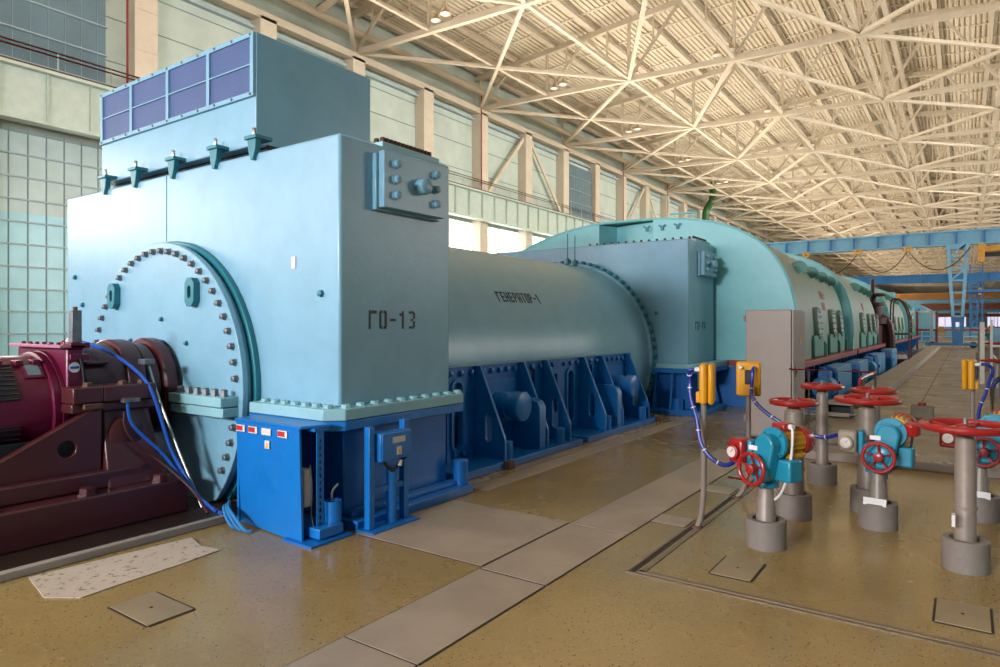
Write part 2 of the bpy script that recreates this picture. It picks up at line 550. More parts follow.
# collar round the front block + blue lower body
def collar(y0, y1, z0, zm, z1, xo, yo, chamfer, front_from):
    poly = [(front_from, y0 - yo), (XR + xo - chamfer, y0 - yo), (XR + xo, y0 - yo + chamfer), (XR + xo, y1 + 0.04), (front_from, y1 + 0.04)]
    up = S().prism(poly, lambda u, v: (u, v, zm), (0, 0, z1 - zm)).obj('collar', 'gen_flange', gen, bevel=0.008)
    S().prism(poly, lambda u, v: (u, v, z0), (0, 0, zm - z0 - 0.004)).obj('lower_collar', 'blue_mid', gen, bevel=0.008)
    return up
col = collar(3.80, 5.25, 0.83, 0.915, 1.01, 0.15, 0.20, 0.13, -5.27)
S().bx(XL, -5.27, 3.81, 5.24, 0.83, 1.0).obj('collar', 'gen_flange', gen)
bolts([(-5.17 + 0.14 * k, 3.70, 1.01) for k in range(7)], (0, 0, 1), 0.04, 0.028, 'gen_flange', col, 'collar_bolt', 8)
bolts([(-4.225, 3.80 + 0.165 * k, 1.01) for k in range(10)], (0, 0, 1), 0.04, 0.028, 'gen_flange', col, 'collar_bolt', 8)
s = S().bx(XL + .05, XR - 0.02, 3.86, 5.22, 0.0, 0.835)
low = s.obj('lower_body', 'blue', gen, bevel=0.012)
S().bx(-4.9, -4.09, 3.80, 5.38, 0.0, 0.085).obj('plinth', 'blue', gen, bevel=0.01)
S().bx(-4.31, -4.2, 3.84, 5.3, 0.085, 0.13).obj('plinth_step', 'blue', gen, bevel=0.01)
S().lathe([(0.075, 0), (0.075, 0.24), (0.06, 0.25)], (-4.21, 5.32, 0.085), (0, 0, 1), 14).obj('anchor_stub', 'blue', gen)

# barrel
RB = 1.86
prof = [(RB, 5.2), (RB, 12.2)]
bar = S().lathe([(RB, 0), (RB, 7.05)], (AX, 5.2, AZ), (0, 1, 0), 96, cap=False).obj('barrel', 'gen_paint', gen)
ring = S().lathe([(RB + .0, 0), (RB + .055, 0.01), (RB + .055, 0.16), (RB + .0, 0.17)], (AX, 12.20, AZ), (0, 1, 0), 96, cap=False)
ring.lathe([(RB + .03, 0), (RB + .09, 0), (RB + .09, 0.05), (RB + .03, 0.05)], (AX, 12.352, AZ), (0, 1, 0), 96, cap=False)
ring = ring.obj('barrel_ring', 'gen_paint', gen)
bp = []
for k in range(30):
    t = math.radians(118 - 4.9 * k)
    bp.append(t)
first = None
for t in bp:
    ax = Vector((math.cos(t), 0, math.sin(t)))
    p = Vector((AX, 12.28, AZ)) + ax * (RB + .05)
    hexbolt(p, ax, 0.046, 0.06).obj('ring_bolt', 'gen_dark', ring)
# lettering wraps the barrel: u runs along the axis, v around the circumference
T0 = math.radians(30.5)
def on_barrel(u, v):
    t = T0 + v / RB
    return (AX + (RB + .002) * math.cos(t), 7.52 + u, AZ + (RB + .002) * math.sin(t))
lettering('ГЕНЕРАТОР-1', on_barrel, 0.076, 0.17, 0.028, lambda p: Vector((p[0] - AX, 0, p[2] - AZ)).normalized() * 0.003, nu=3).obj('stencil_lettering', 'ink', bar)
# two lifting lugs with rods on top of the barrel's far end
for y in (11.55, 11.85):
    S().lathe([(0.06, 0), (0.06, 0.1), (0.03, 0.1), (0.012, 0.14), (0.012, 0.6)], (AX + .42, y, AZ + RB - .04), (0, 0, 1), 10).obj('vent_stub', 'gen_dark', gen)

# rear casing
rear = casing(12.40, 13.93, 3.35, 0.95, None, None, None, None)
g0, g1 = 12.95, 13.72
s = S().bx(XR, XR + .05, g0 - .03, g1 + .02, 2.66, 3.14).bx(XR + .05, XR + .12, g0, g1, 2.68, 3.16)
s.obj('access_hatch', 'gen_paint', rear, bevel=0.008)
bolts([(XR + .12, g0 + .14, 2.8 + .13 * k) for k in range(3)] + [(XR + .12, g1 - .14, 2.8 + .13 * k) for k in range(3)], (1, 0, 0), .035, .05, 'gen_paint', rear, 'hatch_bolt', 8)
S().lathe([(.075, 0), (.075, .12)], (XR + .12, (g0 + g1) / 2, 2.92), (1, 0, 0), 16).obj('hatch_plug', 'gen_paint', rear)
lettering('ГО-14', lambda u, v: (XR + .001, 12.78 + u, 1.60 + v), .095, .165, .032, (.002, 0, 0)).obj('stencil_lettering', 'ink', rear)
bolts([(-4.95, 12.4, 1.93)], (0, -1, 0), .035, .03, 'gen_dark', rear, 'plug')
S().prism([(-5.02, 12.26), (XR + .10, 12.26), (XR + .26, 12.40), (XR + .26, 14.02), (-5.02, 14.02)], lambda u, v: (u, v, 0.87), (0, 0, 0.09)).obj('collar', 'gen_flange', gen, bevel=.008)
S().prism([(-5.02, 12.26), (XR + .10, 12.26), (XR + .26, 12.40), (XR + .26, 14.02), (-5.02, 14.02)], lambda u, v: (u, v, 0.78), (0, 0, 0.086)).obj('lower_collar', 'blue_mid', gen, bevel=.008)
bolts([(XR + .18, 12.5 + .145 * k, .96) for k in range(11)], (0, 0, 1), .03, .022, 'gen_flange', rear, 'collar_bolt')
S().bx(XL + .05, XR - .12, 12.46, 13.9, 0, .79).obj('lower_body', 'blue', gen, bevel=.01)
for y in (12.36, 13.9):
    S().prism([(XR - .14, .1), (XR + .12, .1), (XR + .05, .45), (XR + .05, .78), (XR - .14, .78)], lambda u, v: (u, y, v), (0, .05, 0)).obj('rib', 'blue', gen, bevel=.006)
for x in (-4.95, -4.62):
    S().prism([(12.2, .1), (12.46, .1), (12.46, .78), (12.30, .78), (12.26, .4)], lambda u, v: (x, u, v), (.05, 0, 0), [stadium(12.34, .35, .07, .25, 5)]).obj('rib', 'blue', gen, bevel=.006)
S().bx(-5.3, -3.98, 12.1, 13.75, 0, .1).obj('base_plate', 'blue', gen, bevel=.012)
S().lathe([(.10, 0), (.10, .2), (.09, .21)], (-4.45, 12.22, .1), (0, 0, 1), 16).obj('anchor_stub', 'blue', gen)

# ---------------- support frame under the barrel
FX = -4.95
holes1 = [stadium(6.18, .62, .16, .80), stadium(7.86, .80, .15, .62), (lambda: [(8.36, .42), (8.56, .42), (8.56, .98), (8.36, .98)])(), stadium(8.93, .62, .17, .78), stadium(9.60, .78, .16, .60)]
plate = S().prism([(6.0, .08), (11.2, .08), (11.2, 1.2), (6.0, 1.2)], lambda u, v: (FX, u, v), (-.05, 0, 0), holes1).obj('support_frame', 'blue', gen)
for cy, cz, w, h in ((6.18, .62, .16, .80), (8.93, .62, .17, .78)):
    S().prism(stadium(cy, cz, w + .09, h + .09), lambda u, v: (FX, u, v), (.025, 0, 0), [stadium(cy, cz, w, h)]).obj('slot_rim', 'blue_mid', plate)
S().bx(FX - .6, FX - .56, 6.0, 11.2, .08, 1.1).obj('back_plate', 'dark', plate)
S().bx(FX - .55, FX + .02, 6.0, 11.22, 1.2, 1.235).obj('top_ledge', 'gen_paint', plate)
ribs_y = (6.53, 7.52, 8.13, 9.25, 9.87, 10.93)
for i, y in enumerate(ribs_y):
    prof = [(FX, .08), (-4.50, .08), (-4.50, .32), (-4.53, .40), (FX + .08, 1.2), (FX, 1.2)]
    hs = [stadium(-4.74, .46, .10, .36, 6)] if i != 2 else [stadium(-4.74, .46, .10, .42, 6)]
    S().prism(prof, lambda u, v: (u, y, v), (0, .045, 0), hs).obj('rib', 'blue_mid', plate, bevel=.005)
for y in (7.30, 9.66):
    S().prism([(FX, .08), (-4.52, .08), (-4.52, .62), (-4.56, .70), (-4.68, .74), (FX, .74)], lambda u, v: (u, y + .06, v), (0, .16, 0)).obj('bracket_block', 'blue_mid', plate, bevel=.01)
for y, z in ((6.98, .68), (10.38, .68)):
    t = S().lathe([(.17, 0), (.17, .22), (.15, .23), (.15, .30), (.185, .31), (.185, .43), (.17, .44)], (FX, y, z), (1, 0, 0), 28).obj('trunnion', 'blue_mid', plate)
for y0, y1 in ((6.75, 7.4), (10.1, 10.8)):
    S().bx(FX, FX + .03, y0, y1, .42, 1.0).obj('trunnion_pad', 'blue_mid', plate, bevel=.006)
tb = []
for y0, y1 in ((6.05, 6.45), (6.7, 7.4), (7.62, 8.05), (8.25, 8.4), (8.75, 9.15), (9.4, 9.8), (10.05, 10.8)):
    n = max(2, int((y1 - y0) / .17) + 1)
    tb += [(FX, y0 + (y1 - y0) * k / (n - 1), 1.12) for k in range(n)]
for y in (6.12, 6.28, 6.75, 6.9, 8.86, 9.02, 10.2, 10.35):
    tb.append((FX, y, .16))
bolts(tb, (1, 0, 0), .036, .035, 'blue_mid', plate)
S().bx(-5.4, -4.45, 5.62, 8.42, 0, .085).obj('base_plate', 'blue', gen, bevel=.01)
S().bx(-5.4, -4.45, 8.58, 11.15, 0, .085).obj('base_plate', 'blue', gen, bevel=.01)
for y in (6.62, 7.95, 9.42, 10.78):
    S().lathe([(.075, 0), (.075, .2), (.065, .21)], (-4.56, y - .02 if y > 7 else y + .04, .085), (0, 0, 1), 14).obj('anchor_stub', 'blue_mid', gen)
for y in (6.45, 11.18):
    S().bx(-4.47, -4.38, y, y + .12, 0, .09).obj('jacking_block', 'rust', gen, bevel=.008)

# ---------------- ventilation housing on top of the front casing
VX0, VX1, VY0, VY1, VZ0, VZ1 = -8.68, -5.57, 3.88, 5.38, 3.43, 4.52
vent = thing('ventilation_housing', 'pale turquoise ventilation box with four grey mesh grilles standing on the front generator casing', 'ventilation box', ((VX0 + VX1) / 2, VY0, 3.36))
S().bx(VX0, VX1, VY0, VY1, VZ0, VZ1).obj('housing_body', 'gen_paint', vent, bevel=.012)
S().bx(VX0 + .1, VX1 + .02, VY0 + .12, VY1 - .1, 3.36, 3.45).obj('base_frame', 'dark', vent)
gz0, gz1 = 3.92, 4.49
xs = [-8.62, -7.91, -7.12, -6.34, -5.60]
fr = S()
for z in (gz0, (gz0 + gz1) / 2, gz1):
    w = .045 if z != (gz0 + gz1) / 2 else .014
    fr.bx(VX0 + .01, VX1 - .005, VY0 - .03, VY0, z - w / 2, z + w / 2)
for x in xs:
    fr.bx(x - .026, x + .026, VY0 - .032, VY0, gz0, gz1)
gf = fr.obj('grille_frame', 'gen_paint', vent, bevel=.004)
for a, b in zip(xs, xs[1:]):
    S().bx(a + .02, b - .02, VY0 - .014, VY0 + .02, gz0 + .01, gz1 - .01).obj('grille_screen', 'grille', vent)
bolts([(xs[0] + .3 * k, VY0 - .03, z) for k in range(11) for z in (gz0, gz1)], (0, -1, 0), .012, .012, 'bolt_steel', gf, 'screw')
for x in (-8.38, -7.67, -6.88, -6.10, -5.47):
    z = 3.45
    b = S().prism([(-.07, .0), (.07, .0), (.05, -.12), (.02, -.2), (-.02, -.2), (-.05, -.12)], lambda u, v: (x + u, 3.76, z + v), (0, .06, 0)).obj('mounting_bracket', 'gen_dark', vent, bevel=.006)
    S().bx(x - .09, x + .09, 3.74, 3.93, 3.44, 3.475).obj('bracket_shelf', 'gen_dark', b, bevel=.004)
    hexbolt((x, 3.79, 3.475), (0, 0, 1), .02, .07).obj('stud', 'steel', b)
# ================================================================== TURBINE CASINGS
TZ = 0.95
NSE = 3.2
def se_plain(a, b, t, y, grow=0.0):
    c, s_ = math.cos(t), math.sin(t)
    x = (abs(c) ** (2 / NSE)) * (1 if c >= 0 else -1)
    return Vector((AX + (a + grow) * x, y, TZ + (b + grow) * abs(s_) ** (2 / NSE)))
se = se_plain
def se_x(a, b, x, y, side=1):
    """point on the shell at height fraction: gives t for a wanted z"""
    return x
def t_for_z(b, z):
    q = min(1.0, max(0.0, (z - TZ) / b))
    return math.asin(q ** (NSE / 2))
TS = [PI * k / 72 for k in range(73)]
def fine_ts():
    # parameter spacing that keeps the flat sides smooth
    out = []
    for k in range(97):
        w = k / 96
        out.append(PI * w)
    return out

def turbine_casing(y0, y1, a0, b0, a1, b1, label, lug_y, cover_y, text=None, text_y=None, notch=False, detail=True, prefix=None):
    root = thing('turbine_casing', label, 'turbine casing', (AX, y0, 0), 'turbine casings along the hall')
    ts = fine_ts()
    ny = 8
    def se(a, b, t, y, grow=0.0):
        p = se_plain(a, b, t, y, grow)
        if notch and p.x < -7.05:
            p.z -= .13 * (-7.05 - p.x) ** 1.3
        return p
    rows = []
    for j in range(ny + 1):
        w = j / ny
        rows.append([se(a0 + (a1 - a0) * w, b0 + (b1 - b0) * w, t, y0 + (y1 - y0) * w) for t in ts])
    sh = S().grid(rows)
    shell = sh.obj('shell', 'sage', root)
    # front wall, slightly proud, with a pale rim
    if notch:
        nx0, nx1, depth = -7.05, -5.72, .4
        pl = [se(a0, b0, t, y0) for t in ts]
        left = [p for p in pl if p.x <= nx0]
        right = [p for p in pl if p.x >= nx1]
        zl = left[0].z; zr = right[-1].z
        pr = [(p.x, p.z) for p in right] + [(nx1, zr), (nx1, 2.6), (nx0, 2.6), (nx0, zl)] + [(p.x, p.z) for p in left]
        w = S().prism(pr, lambda u, v: (u, y0 - .05, v), (0, .05, 0))
        w.obj('end_wall', 'mint', root)
        n_ = S()
        n_.face([(nx0, y0, 2.6), (nx0, y0, zl), (nx0 + .25, y0 + depth, zl), (nx0 + .25, y0 + depth, 2.6)])
        n_.face([(nx0 + .25, y0 + depth, 2.6), (nx0 + .25, y0 + depth, zl), (nx1 - .05, y0 + .12, zr - .01), (nx1 - .05, y0 + .12, 2.6)])
        n_.obj('wall_recess', 'mint', root)
        for x in (-5.86, -5.5, -5.15):
            S().prism([(-.03, -.06), (.03, -.06), (.03, .0), (.09, .05), (.06, .07), (0, .03), (-.06, .07), (-.09, .05), (-.03, 0)], lambda u, v: (x + u, y0 - .09, 3.86 + v), (0, .04, 0)).obj('hook', 'gen_dark', root)
        S().tube([(-5.45, y0 + .3, 4.02), (-5.45, y0 + .3, 4.2), (-4.85, y0 + .3, 4.18), (-4.85, y0 + .3, 3.98)], .022, 6).obj('grab_rail', 'mint', root)
    else:
        w = S().prism([(p.x, p.z) for p in (se(a0, b0, t, y0) for t in ts)], lambda u, v: (u, y0 - .05, v), (0, .05, 0))
        w.obj('end_wall', 'mint', root)
    w = S().prism([(p.x, p.z) for p in (se(a1, b1, t, y1) for t in ts)], lambda u, v: (u, y1, v), (0, .04, 0))
    w.obj('end_wall', 'mint', root)
    # thin rim at the front edge
    s = S()
    s.tube([se(a0, b0, t, y0 - .03, .012) for t in ts], .03, 6)
    s.obj('rim', 'mint', root)
    # red joint flange
    S().bx(AX + a0 - .35, AX + a0 + .16, y0 - .12, y1 + .02, TZ - .10, TZ + .02).obj('joint_flange', 'red_flange', root, bevel=.01)
    S().bx(AX - a0 + .35, AX + a0 - .36, y0 - .1, y0 + .4, TZ - .10, TZ + .02).obj('joint_flange', 'red_flange', root)
    # blue base with slanted ribs
    S().bx(AX - a0 + .6, AX + a0 - .75, y0 - .02, y1, 0, TZ - .10).obj('base', 'blue', root)
    n = int((y1 - y0) / .62)
    for k in range(n + 1):
        y = y0 + .1 + (y1 - y0 - .2) * k / n
        S().prism([(AX + a0 - .76, .05), (AX + a0 - .30, .05), (AX + a0 + .08, .72), (AX + a0 + .08, .85), (AX + a0 - .76, .85)], lambda u, v: (u, y, v), (0, .05, 0)).obj('rib', 'blue', root)
    if notch:
        S().bx(AX + a0 - .72, AX + a0 - .1, y0 - .02, y0 + .08, .05, .85).obj('rib', 'blue', root)
        S().lathe([(.2, 0), (.2, .06), (.15, .07), (.15, .2)], (AX + a0 - .85, y0 - .02, .5), (0, -1, 0), 18).obj('inspection_cover', 'blue', root)
        S().tube([(AX + a0 - .6, y0 - .2, .7), (AX + a0 - .6, y0 - .2, 1.12), (AX + a0 - .5, y0 - .2, 1.22), (AX + a0 - .2, y0 - .2, 1.22)], .03, 8, 1).obj('vent_pipe', 'gen_flange', root)
        S().prism([(AX + a0 - .75, TZ + .02), (AX + a0 - .35, TZ + .02), (AX + a0 - .62, TZ + .55), (AX + a0 - .75, TZ + .55)], lambda u, v: (u, y0 - .3, v), (0, .05, 0)).obj('gusset', 'mint', root)
    # disc shaped lifting lugs standing on the shoulder
    for y in lug_y:
        w = (y - y0) / (y1 - y0)
        a, b = a0 + (a1 - a0) * w, b0 + (b1 - b0) * w
        t = t_for_z(b, TZ + b * .65)
        p = se(a, b, t, y); q = se(a, b, t + .03, y)
        tg = (q - p).normalized()          # along the shell, upwards
        nrm = Vector((-tg.z, 0, tg.x)) * -1
        if nrm.x < 0: nrm = -nrm
        pts = []
        R = .18
        for k in range(21):
            an = -.35 + (PI + .3) * k / 20
            pts.append((R * math.cos(an), R * math.sin(an) + .02))
        pts += [(-.13, .05), (-.08, -.06), (.06, -.06), (.10, .0)]
        S().prism(pts, lambda u, v: p + tg * u + nrm * (v + .03), (0, .05, 0)).obj('lifting_lug', 'lug', root)
    # oval bolted covers with pads beneath, low on the side
    for y in cover_y:
        w = (y - y0) / (y1 - y0)
        a, b = a0 + (a1 - a0) * w, b0 + (b1 - b0) * w
        xx = AX + a
        pts = stadium(0, 0, .46, .74, 10)
        cz = TZ + .78
        sl = -.10
        f = lambda u, v: (xx - .10 + sl * v, y + u, cz + v)
        cov = S().prism(pts, f, (.18, 0, .02)).obj('side_cover', 'sage', root, bevel=.01)
        if detail:
            bpts = []
            for k in range(14):
                tt = 2 * PI * k / 14
                u, v = .18 * math.cos(tt), .32 * math.sin(tt)
                bpts.append((xx + .08 + sl * v, y + u, cz + v + .02))
            bolts(bpts, (1, 0, 0), .02, .025, 'gen_flange', cov)
        s = S().prism([(-.58, 0), (.58, 0), (.58, .40), (.48, .50), (-.48, .50), (-.58, .40)], lambda u, v: (xx - .12, y - .05 + u, TZ + .02 + v), (.2, 0, 0))
        s.obj('side_pad', 'lug', root, bevel=.03)
        S().prism([(-.05, .02), (.13, .02), (.13, .30), (.0, .46), (-.05, .46)], lambda u, v: (xx + u, y + .62, TZ + v), (0, .06, 0)).obj('side_web', 'lug', root)
    if text:
        w = (text_y - y0) / (y1 - y0)
        a, b = a0 + (a1 - a0) * w, b0 + (b1 - b0) * w
        def tf(z0):
            def f(u, v):
                t = t_for_z(b, z0 + v)
                return se(a, b, t, text_y + u, .012)
            return f
        for line, z0, hh in text:
            lettering(line, tf(z0), .115, hh, .035, (.003, 0, .002), nu=2).obj('stencil_lettering', 'ink_red', root)
    return root

A0, B0 = 4.14, 3.12
turbine_casing(14.2, 21.8, A0, B0, 3.96, 2.98, 'large sage green turbine casing with a mint end wall, directly behind the grey cabinet', (16.2, 17.9, 19.5, 21.0), (16.6, 19.05, 20.6), [('ЦНД-2', 2.36, .17), ('ЦНД', 2.08, .17)], 17.9, notch=True)
turbine_casing(22.2, 30.3, A0, B0, 3.98, 3.0, 'sage green turbine casing second from the generator, ending at the maroon pipe stand', (25.6, 27.1, 28.6, 30.0), (24.6, 27.0, 28.8), [('ЦНД', 2.2, .25)], 25.6)
turbine_casing(34.3, 45.6, A0, B0, 3.98, 3.0, 'sage green turbine casing just beyond the maroon pipe stand with white end wall', (36.5, 38.6, 40.8, 43), (37, 40, 43), detail=False)
turbine_casing(46.2, 56.2, A0, B0, 3.9, 2.95, 'farthest sage green turbine casing near the foot of the gantry crane', (48, 50, 52, 54), (48, 51, 54), detail=False)

# light blue switch boxes and pump units at the foot of the casings
def switch_box(x, y, w, d, h, label, z=0):
    r = thing('switch_box', label, 'switch box', (x, y, z), 'blue switch boxes at the foot of the turbine')
    S().bx(x - w / 2, x + w / 2, y - d / 2, y + d / 2, z, z + h).obj('box_body', 'unit_blue', r, bevel=.015)
    S().bx(x + w / 2, x + w / 2 + .02, y - d / 2 + .06, y + d / 2 - .06, z + .08, z + h - .08).obj('door', 'unit_blue', r, bevel=.008)
    S().bx(x + w / 2 + .02, x + w / 2 + .045, y - d / 2 + .12, y - d / 2 + .16, z + h * .5, z + h * .62).obj('handle', 'black', r)
    S().bx(x - w / 2 - .004, x + w / 2 - .05, y - d / 2 - .018, y - d / 2, z + .06, z + h - .06).obj('side_panel', 'blue', r)
    return r
switch_box(-2.43, 16.9, .36, 2.2, .78, 'long light blue box nearest the grey cabinet, under the first turbine casing')
switch_box(-2.42, 20.4, .34, 1.9, .74, 'light blue box second from the grey cabinet at the turbine foot')
switch_box(-2.36, 24.4, .34, 2.2, .78, 'light blue box third from the grey cabinet at the turbine foot')
switch_box(-2.30, 28.4, .34, 2.0, .82, 'light blue box beside the dark maroon pipe stand')
for i, (y, lab) in enumerate(((15.2, 'blue horizontal pump unit on the floor right behind the grey cabinet'), (22.7, 'blue pump unit between the second and third light blue boxes'))):
    r = thing('pump_unit', lab, 'pump', (-2.38, y, 0))
    S().bx(-2.68, -2.13, y - .5, y + .5, 0, .16).obj('base', 'unit_blue', r, bevel=.01)
    S().lathe([(.16, 0), (.22, .03), (.22, .5), (.18, .56), (.18, .6), (.10, .62)], (-2.38, y - .35, .42), (0, 1, 0), 18).obj('pump_body', 'unit_blue', r)
    S().bx(-2.49, -2.27, y - .2, y + .1, .6, .74).obj('terminal_box', 'blue_mid', r, bevel=.01)
    S().tube([(-2.38, y + .3, .42), (-2.23, y + .35, .5), (-2.23, y + .4, .72), (-2.43, y + .5, .8)], .045, 8, 2).obj('pipe', 'blue_mid', r)

# dark maroon pipe stand between the casings, with its ladder platform
r = thing('steam_valve_stand', 'dark maroon steam valve stand with pipes and wheel between two turbine casings', 'valve stand', (-3.0, 32, 0))
S().lathe([(.5, 0), (.5, .5), (.38, .6), (.38, 1.7), (.52, 1.75), (.52, 2.0), (.34, 2.05), (.34, 2.5), (.45, 2.52), (.45, 2.62), (.14, 2.65), (.14, 2.9)], (-3.15, 31.6, 0), (0, 0, 1), 16).obj('valve_body', 'maroon_pipe', r)
S().torus((-3.15, 31.6, 2.95), (0, 0, 1), .42, .07, 20, 6).obj('hand_wheel', 'maroon_pipe', r)
S().lathe([(.08, 0), (.08, .75)], (-3.15, 31.6, 2.85), (0, 0, 1), 10).obj('spindle', 'maroon_pipe', r)
for dx, dy, rr in ((-.5, .5, .24), (.35, .6, .2), (.62, .15, .18), (.1, -.75, .2)):
    S().tube([(-3.15 + dx, 31.6 + dy, 0), (-3.15 + dx, 31.6 + dy, 1.6), (-3.15 + dx * .6, 31.6 + dy * .6, 2.0), (-3.15, 31.6, 2.1)], rr, 8, 1).obj('pipe', 'maroon_pipe', r)
S().tube([(-2.9, 31.6, .33), (-2.6, 31.6, .33), (-2.35, 31.8, .32), (-2.2, 32.15, .31)], .3, 10, 2).obj('drain_elbow', 'maroon_pipe', r)
r = thing('access_ladder', 'dark maroon ladder platform with hooped rails beside the steam valve stand', 'ladder', (-2.5, 33.5, 0))
for y in (32.6, 33.9):
    S().tube([(-2.6, y, 0), (-2.6, y, 2.6), (-2.5, y, 2.85), (-2.2, y, 2.75), (-1.95, y, 2.2), (-1.9, y, 1.4)], .035, 6, 2).obj('rail', 'maroon_pipe', r)
for k in range(9):
    S().bar((-2.6, 32.6, .3 + .27 * k), (-2.6, 33.9, .3 + .27 * k), .03, .03).obj('rung', 'maroon_pipe', r)
S().bx(-2.7, -1.9, 32.5, 34, 1.28, 1.36).obj('platform', 'maroon_pipe', r)
for z in (1.6, 1.85, 2.1):
    S().bar((-1.9, 32.5, z), (-1.9, 34, z), .03, .03).obj('guard_bar', 'maroon_pipe', r)
for y in (32.55, 33.95):
    S().bar((-1.92, y, 0), (-1.92, y, 2.15), .05, .05).obj('leg', 'maroon_pipe', r)
# ================================================================== VALVES IN THE FOREGROUND
def wheel_shape(c, axis, R, r, hub, spokes=5, dish=0.03):
    s = S()
    c = Vector(c); d = Vector(axis).normalized()
    s.torus(c, d, R, r, 40, 10)
    a, b = s.frame(d)
    for k in range(spokes):
        t = 2 * PI * k / spokes + .3
        e = a * math.cos(t) + b * math.sin(t)
        s.tube([c + e * hub * .8 - d * dish, c + e * (R * .55) - d * dish * .6, c + e * R], r * .62, 7)
    return s

def collar_part(root, x, y, r=.146, h=.215, z=0.0):
    S().lathe([(r, 0), (r, h - .006), (r - .008, h), (r - .045, h), (r - .045, h - .05), (0, h - .05)], (x, y, z), (0, 0, 1), 32).obj('floor_collar', 'concrete', root)

def handwheel_valve(x, y, label, zw=1.0, R=.22, rp=.08, z0=0.0, rc=.146):
    root = thing('handwheel_valve', label, 'valve', (x, y, z0), 'red handwheel valve columns')
    collar_part(root, x, y, rc, .215, z0)
    S().lathe([(rp, .1), (rp, .36), (rp * .96, .37), (rp * .96, zw - z0 - .16), (rp * .9, zw - z0 - .08), (rp * .55, zw - z0 - .05)], (x, y, z0), (0, 0, 1), 24).obj('column_pipe', 'pipe', root)
    S().lathe([(rp + .004, 0), (rp + .004, .02)], (x, y, z0 + .42), (0, 0, 1), 24).obj('weld_ring', 'pipe', root)
    w = wheel_shape((x, y, zw), (0, 0, 1), R, .026, .05).obj('handwheel', 'red', root)
    S().lathe([(.055, -.05), (.055, .012), (.035, .02), (.0, .02)], (x, y, zw), (0, 0, 1), 18).obj('hub', 'red_dark', w)
    S().lathe([(.016, 0), (.016, .05), (.0, .055)], (x, y, zw + .01), (0, 0, 1), 10).obj('spindle', 'steel', w)
    return root

handwheel_valve(-1.243, 6.325, 'red handwheel on a grey pipe column, right behind the nearest yellow and cyan actuator', 1.016, .182, .085)
handwheel_valve(-1.26, 7.85, 'red handwheel on the slimmest grey column, nearest the grey cabinet', 1.039, .195, .062)
handwheel_valve(-.73, 6.92, 'red handwheel on a thick grey column behind the actuator with the beige head', 1.015, .255, .085)
handwheel_valve(-.84, 8.47, 'red handwheel partly hidden, farthest back behind another wheel by the red railing', .965, .22, .075)
fv = handwheel_valve(.003, 5.66, 'largest red handwheel on a tall silver pipe, nearest the camera at the right', .991, .262, .068, rc=.142)
S().bx(-.075, -.055, 5.5, 5.56, .32, .4).obj('tag_plate', 'white', fv)

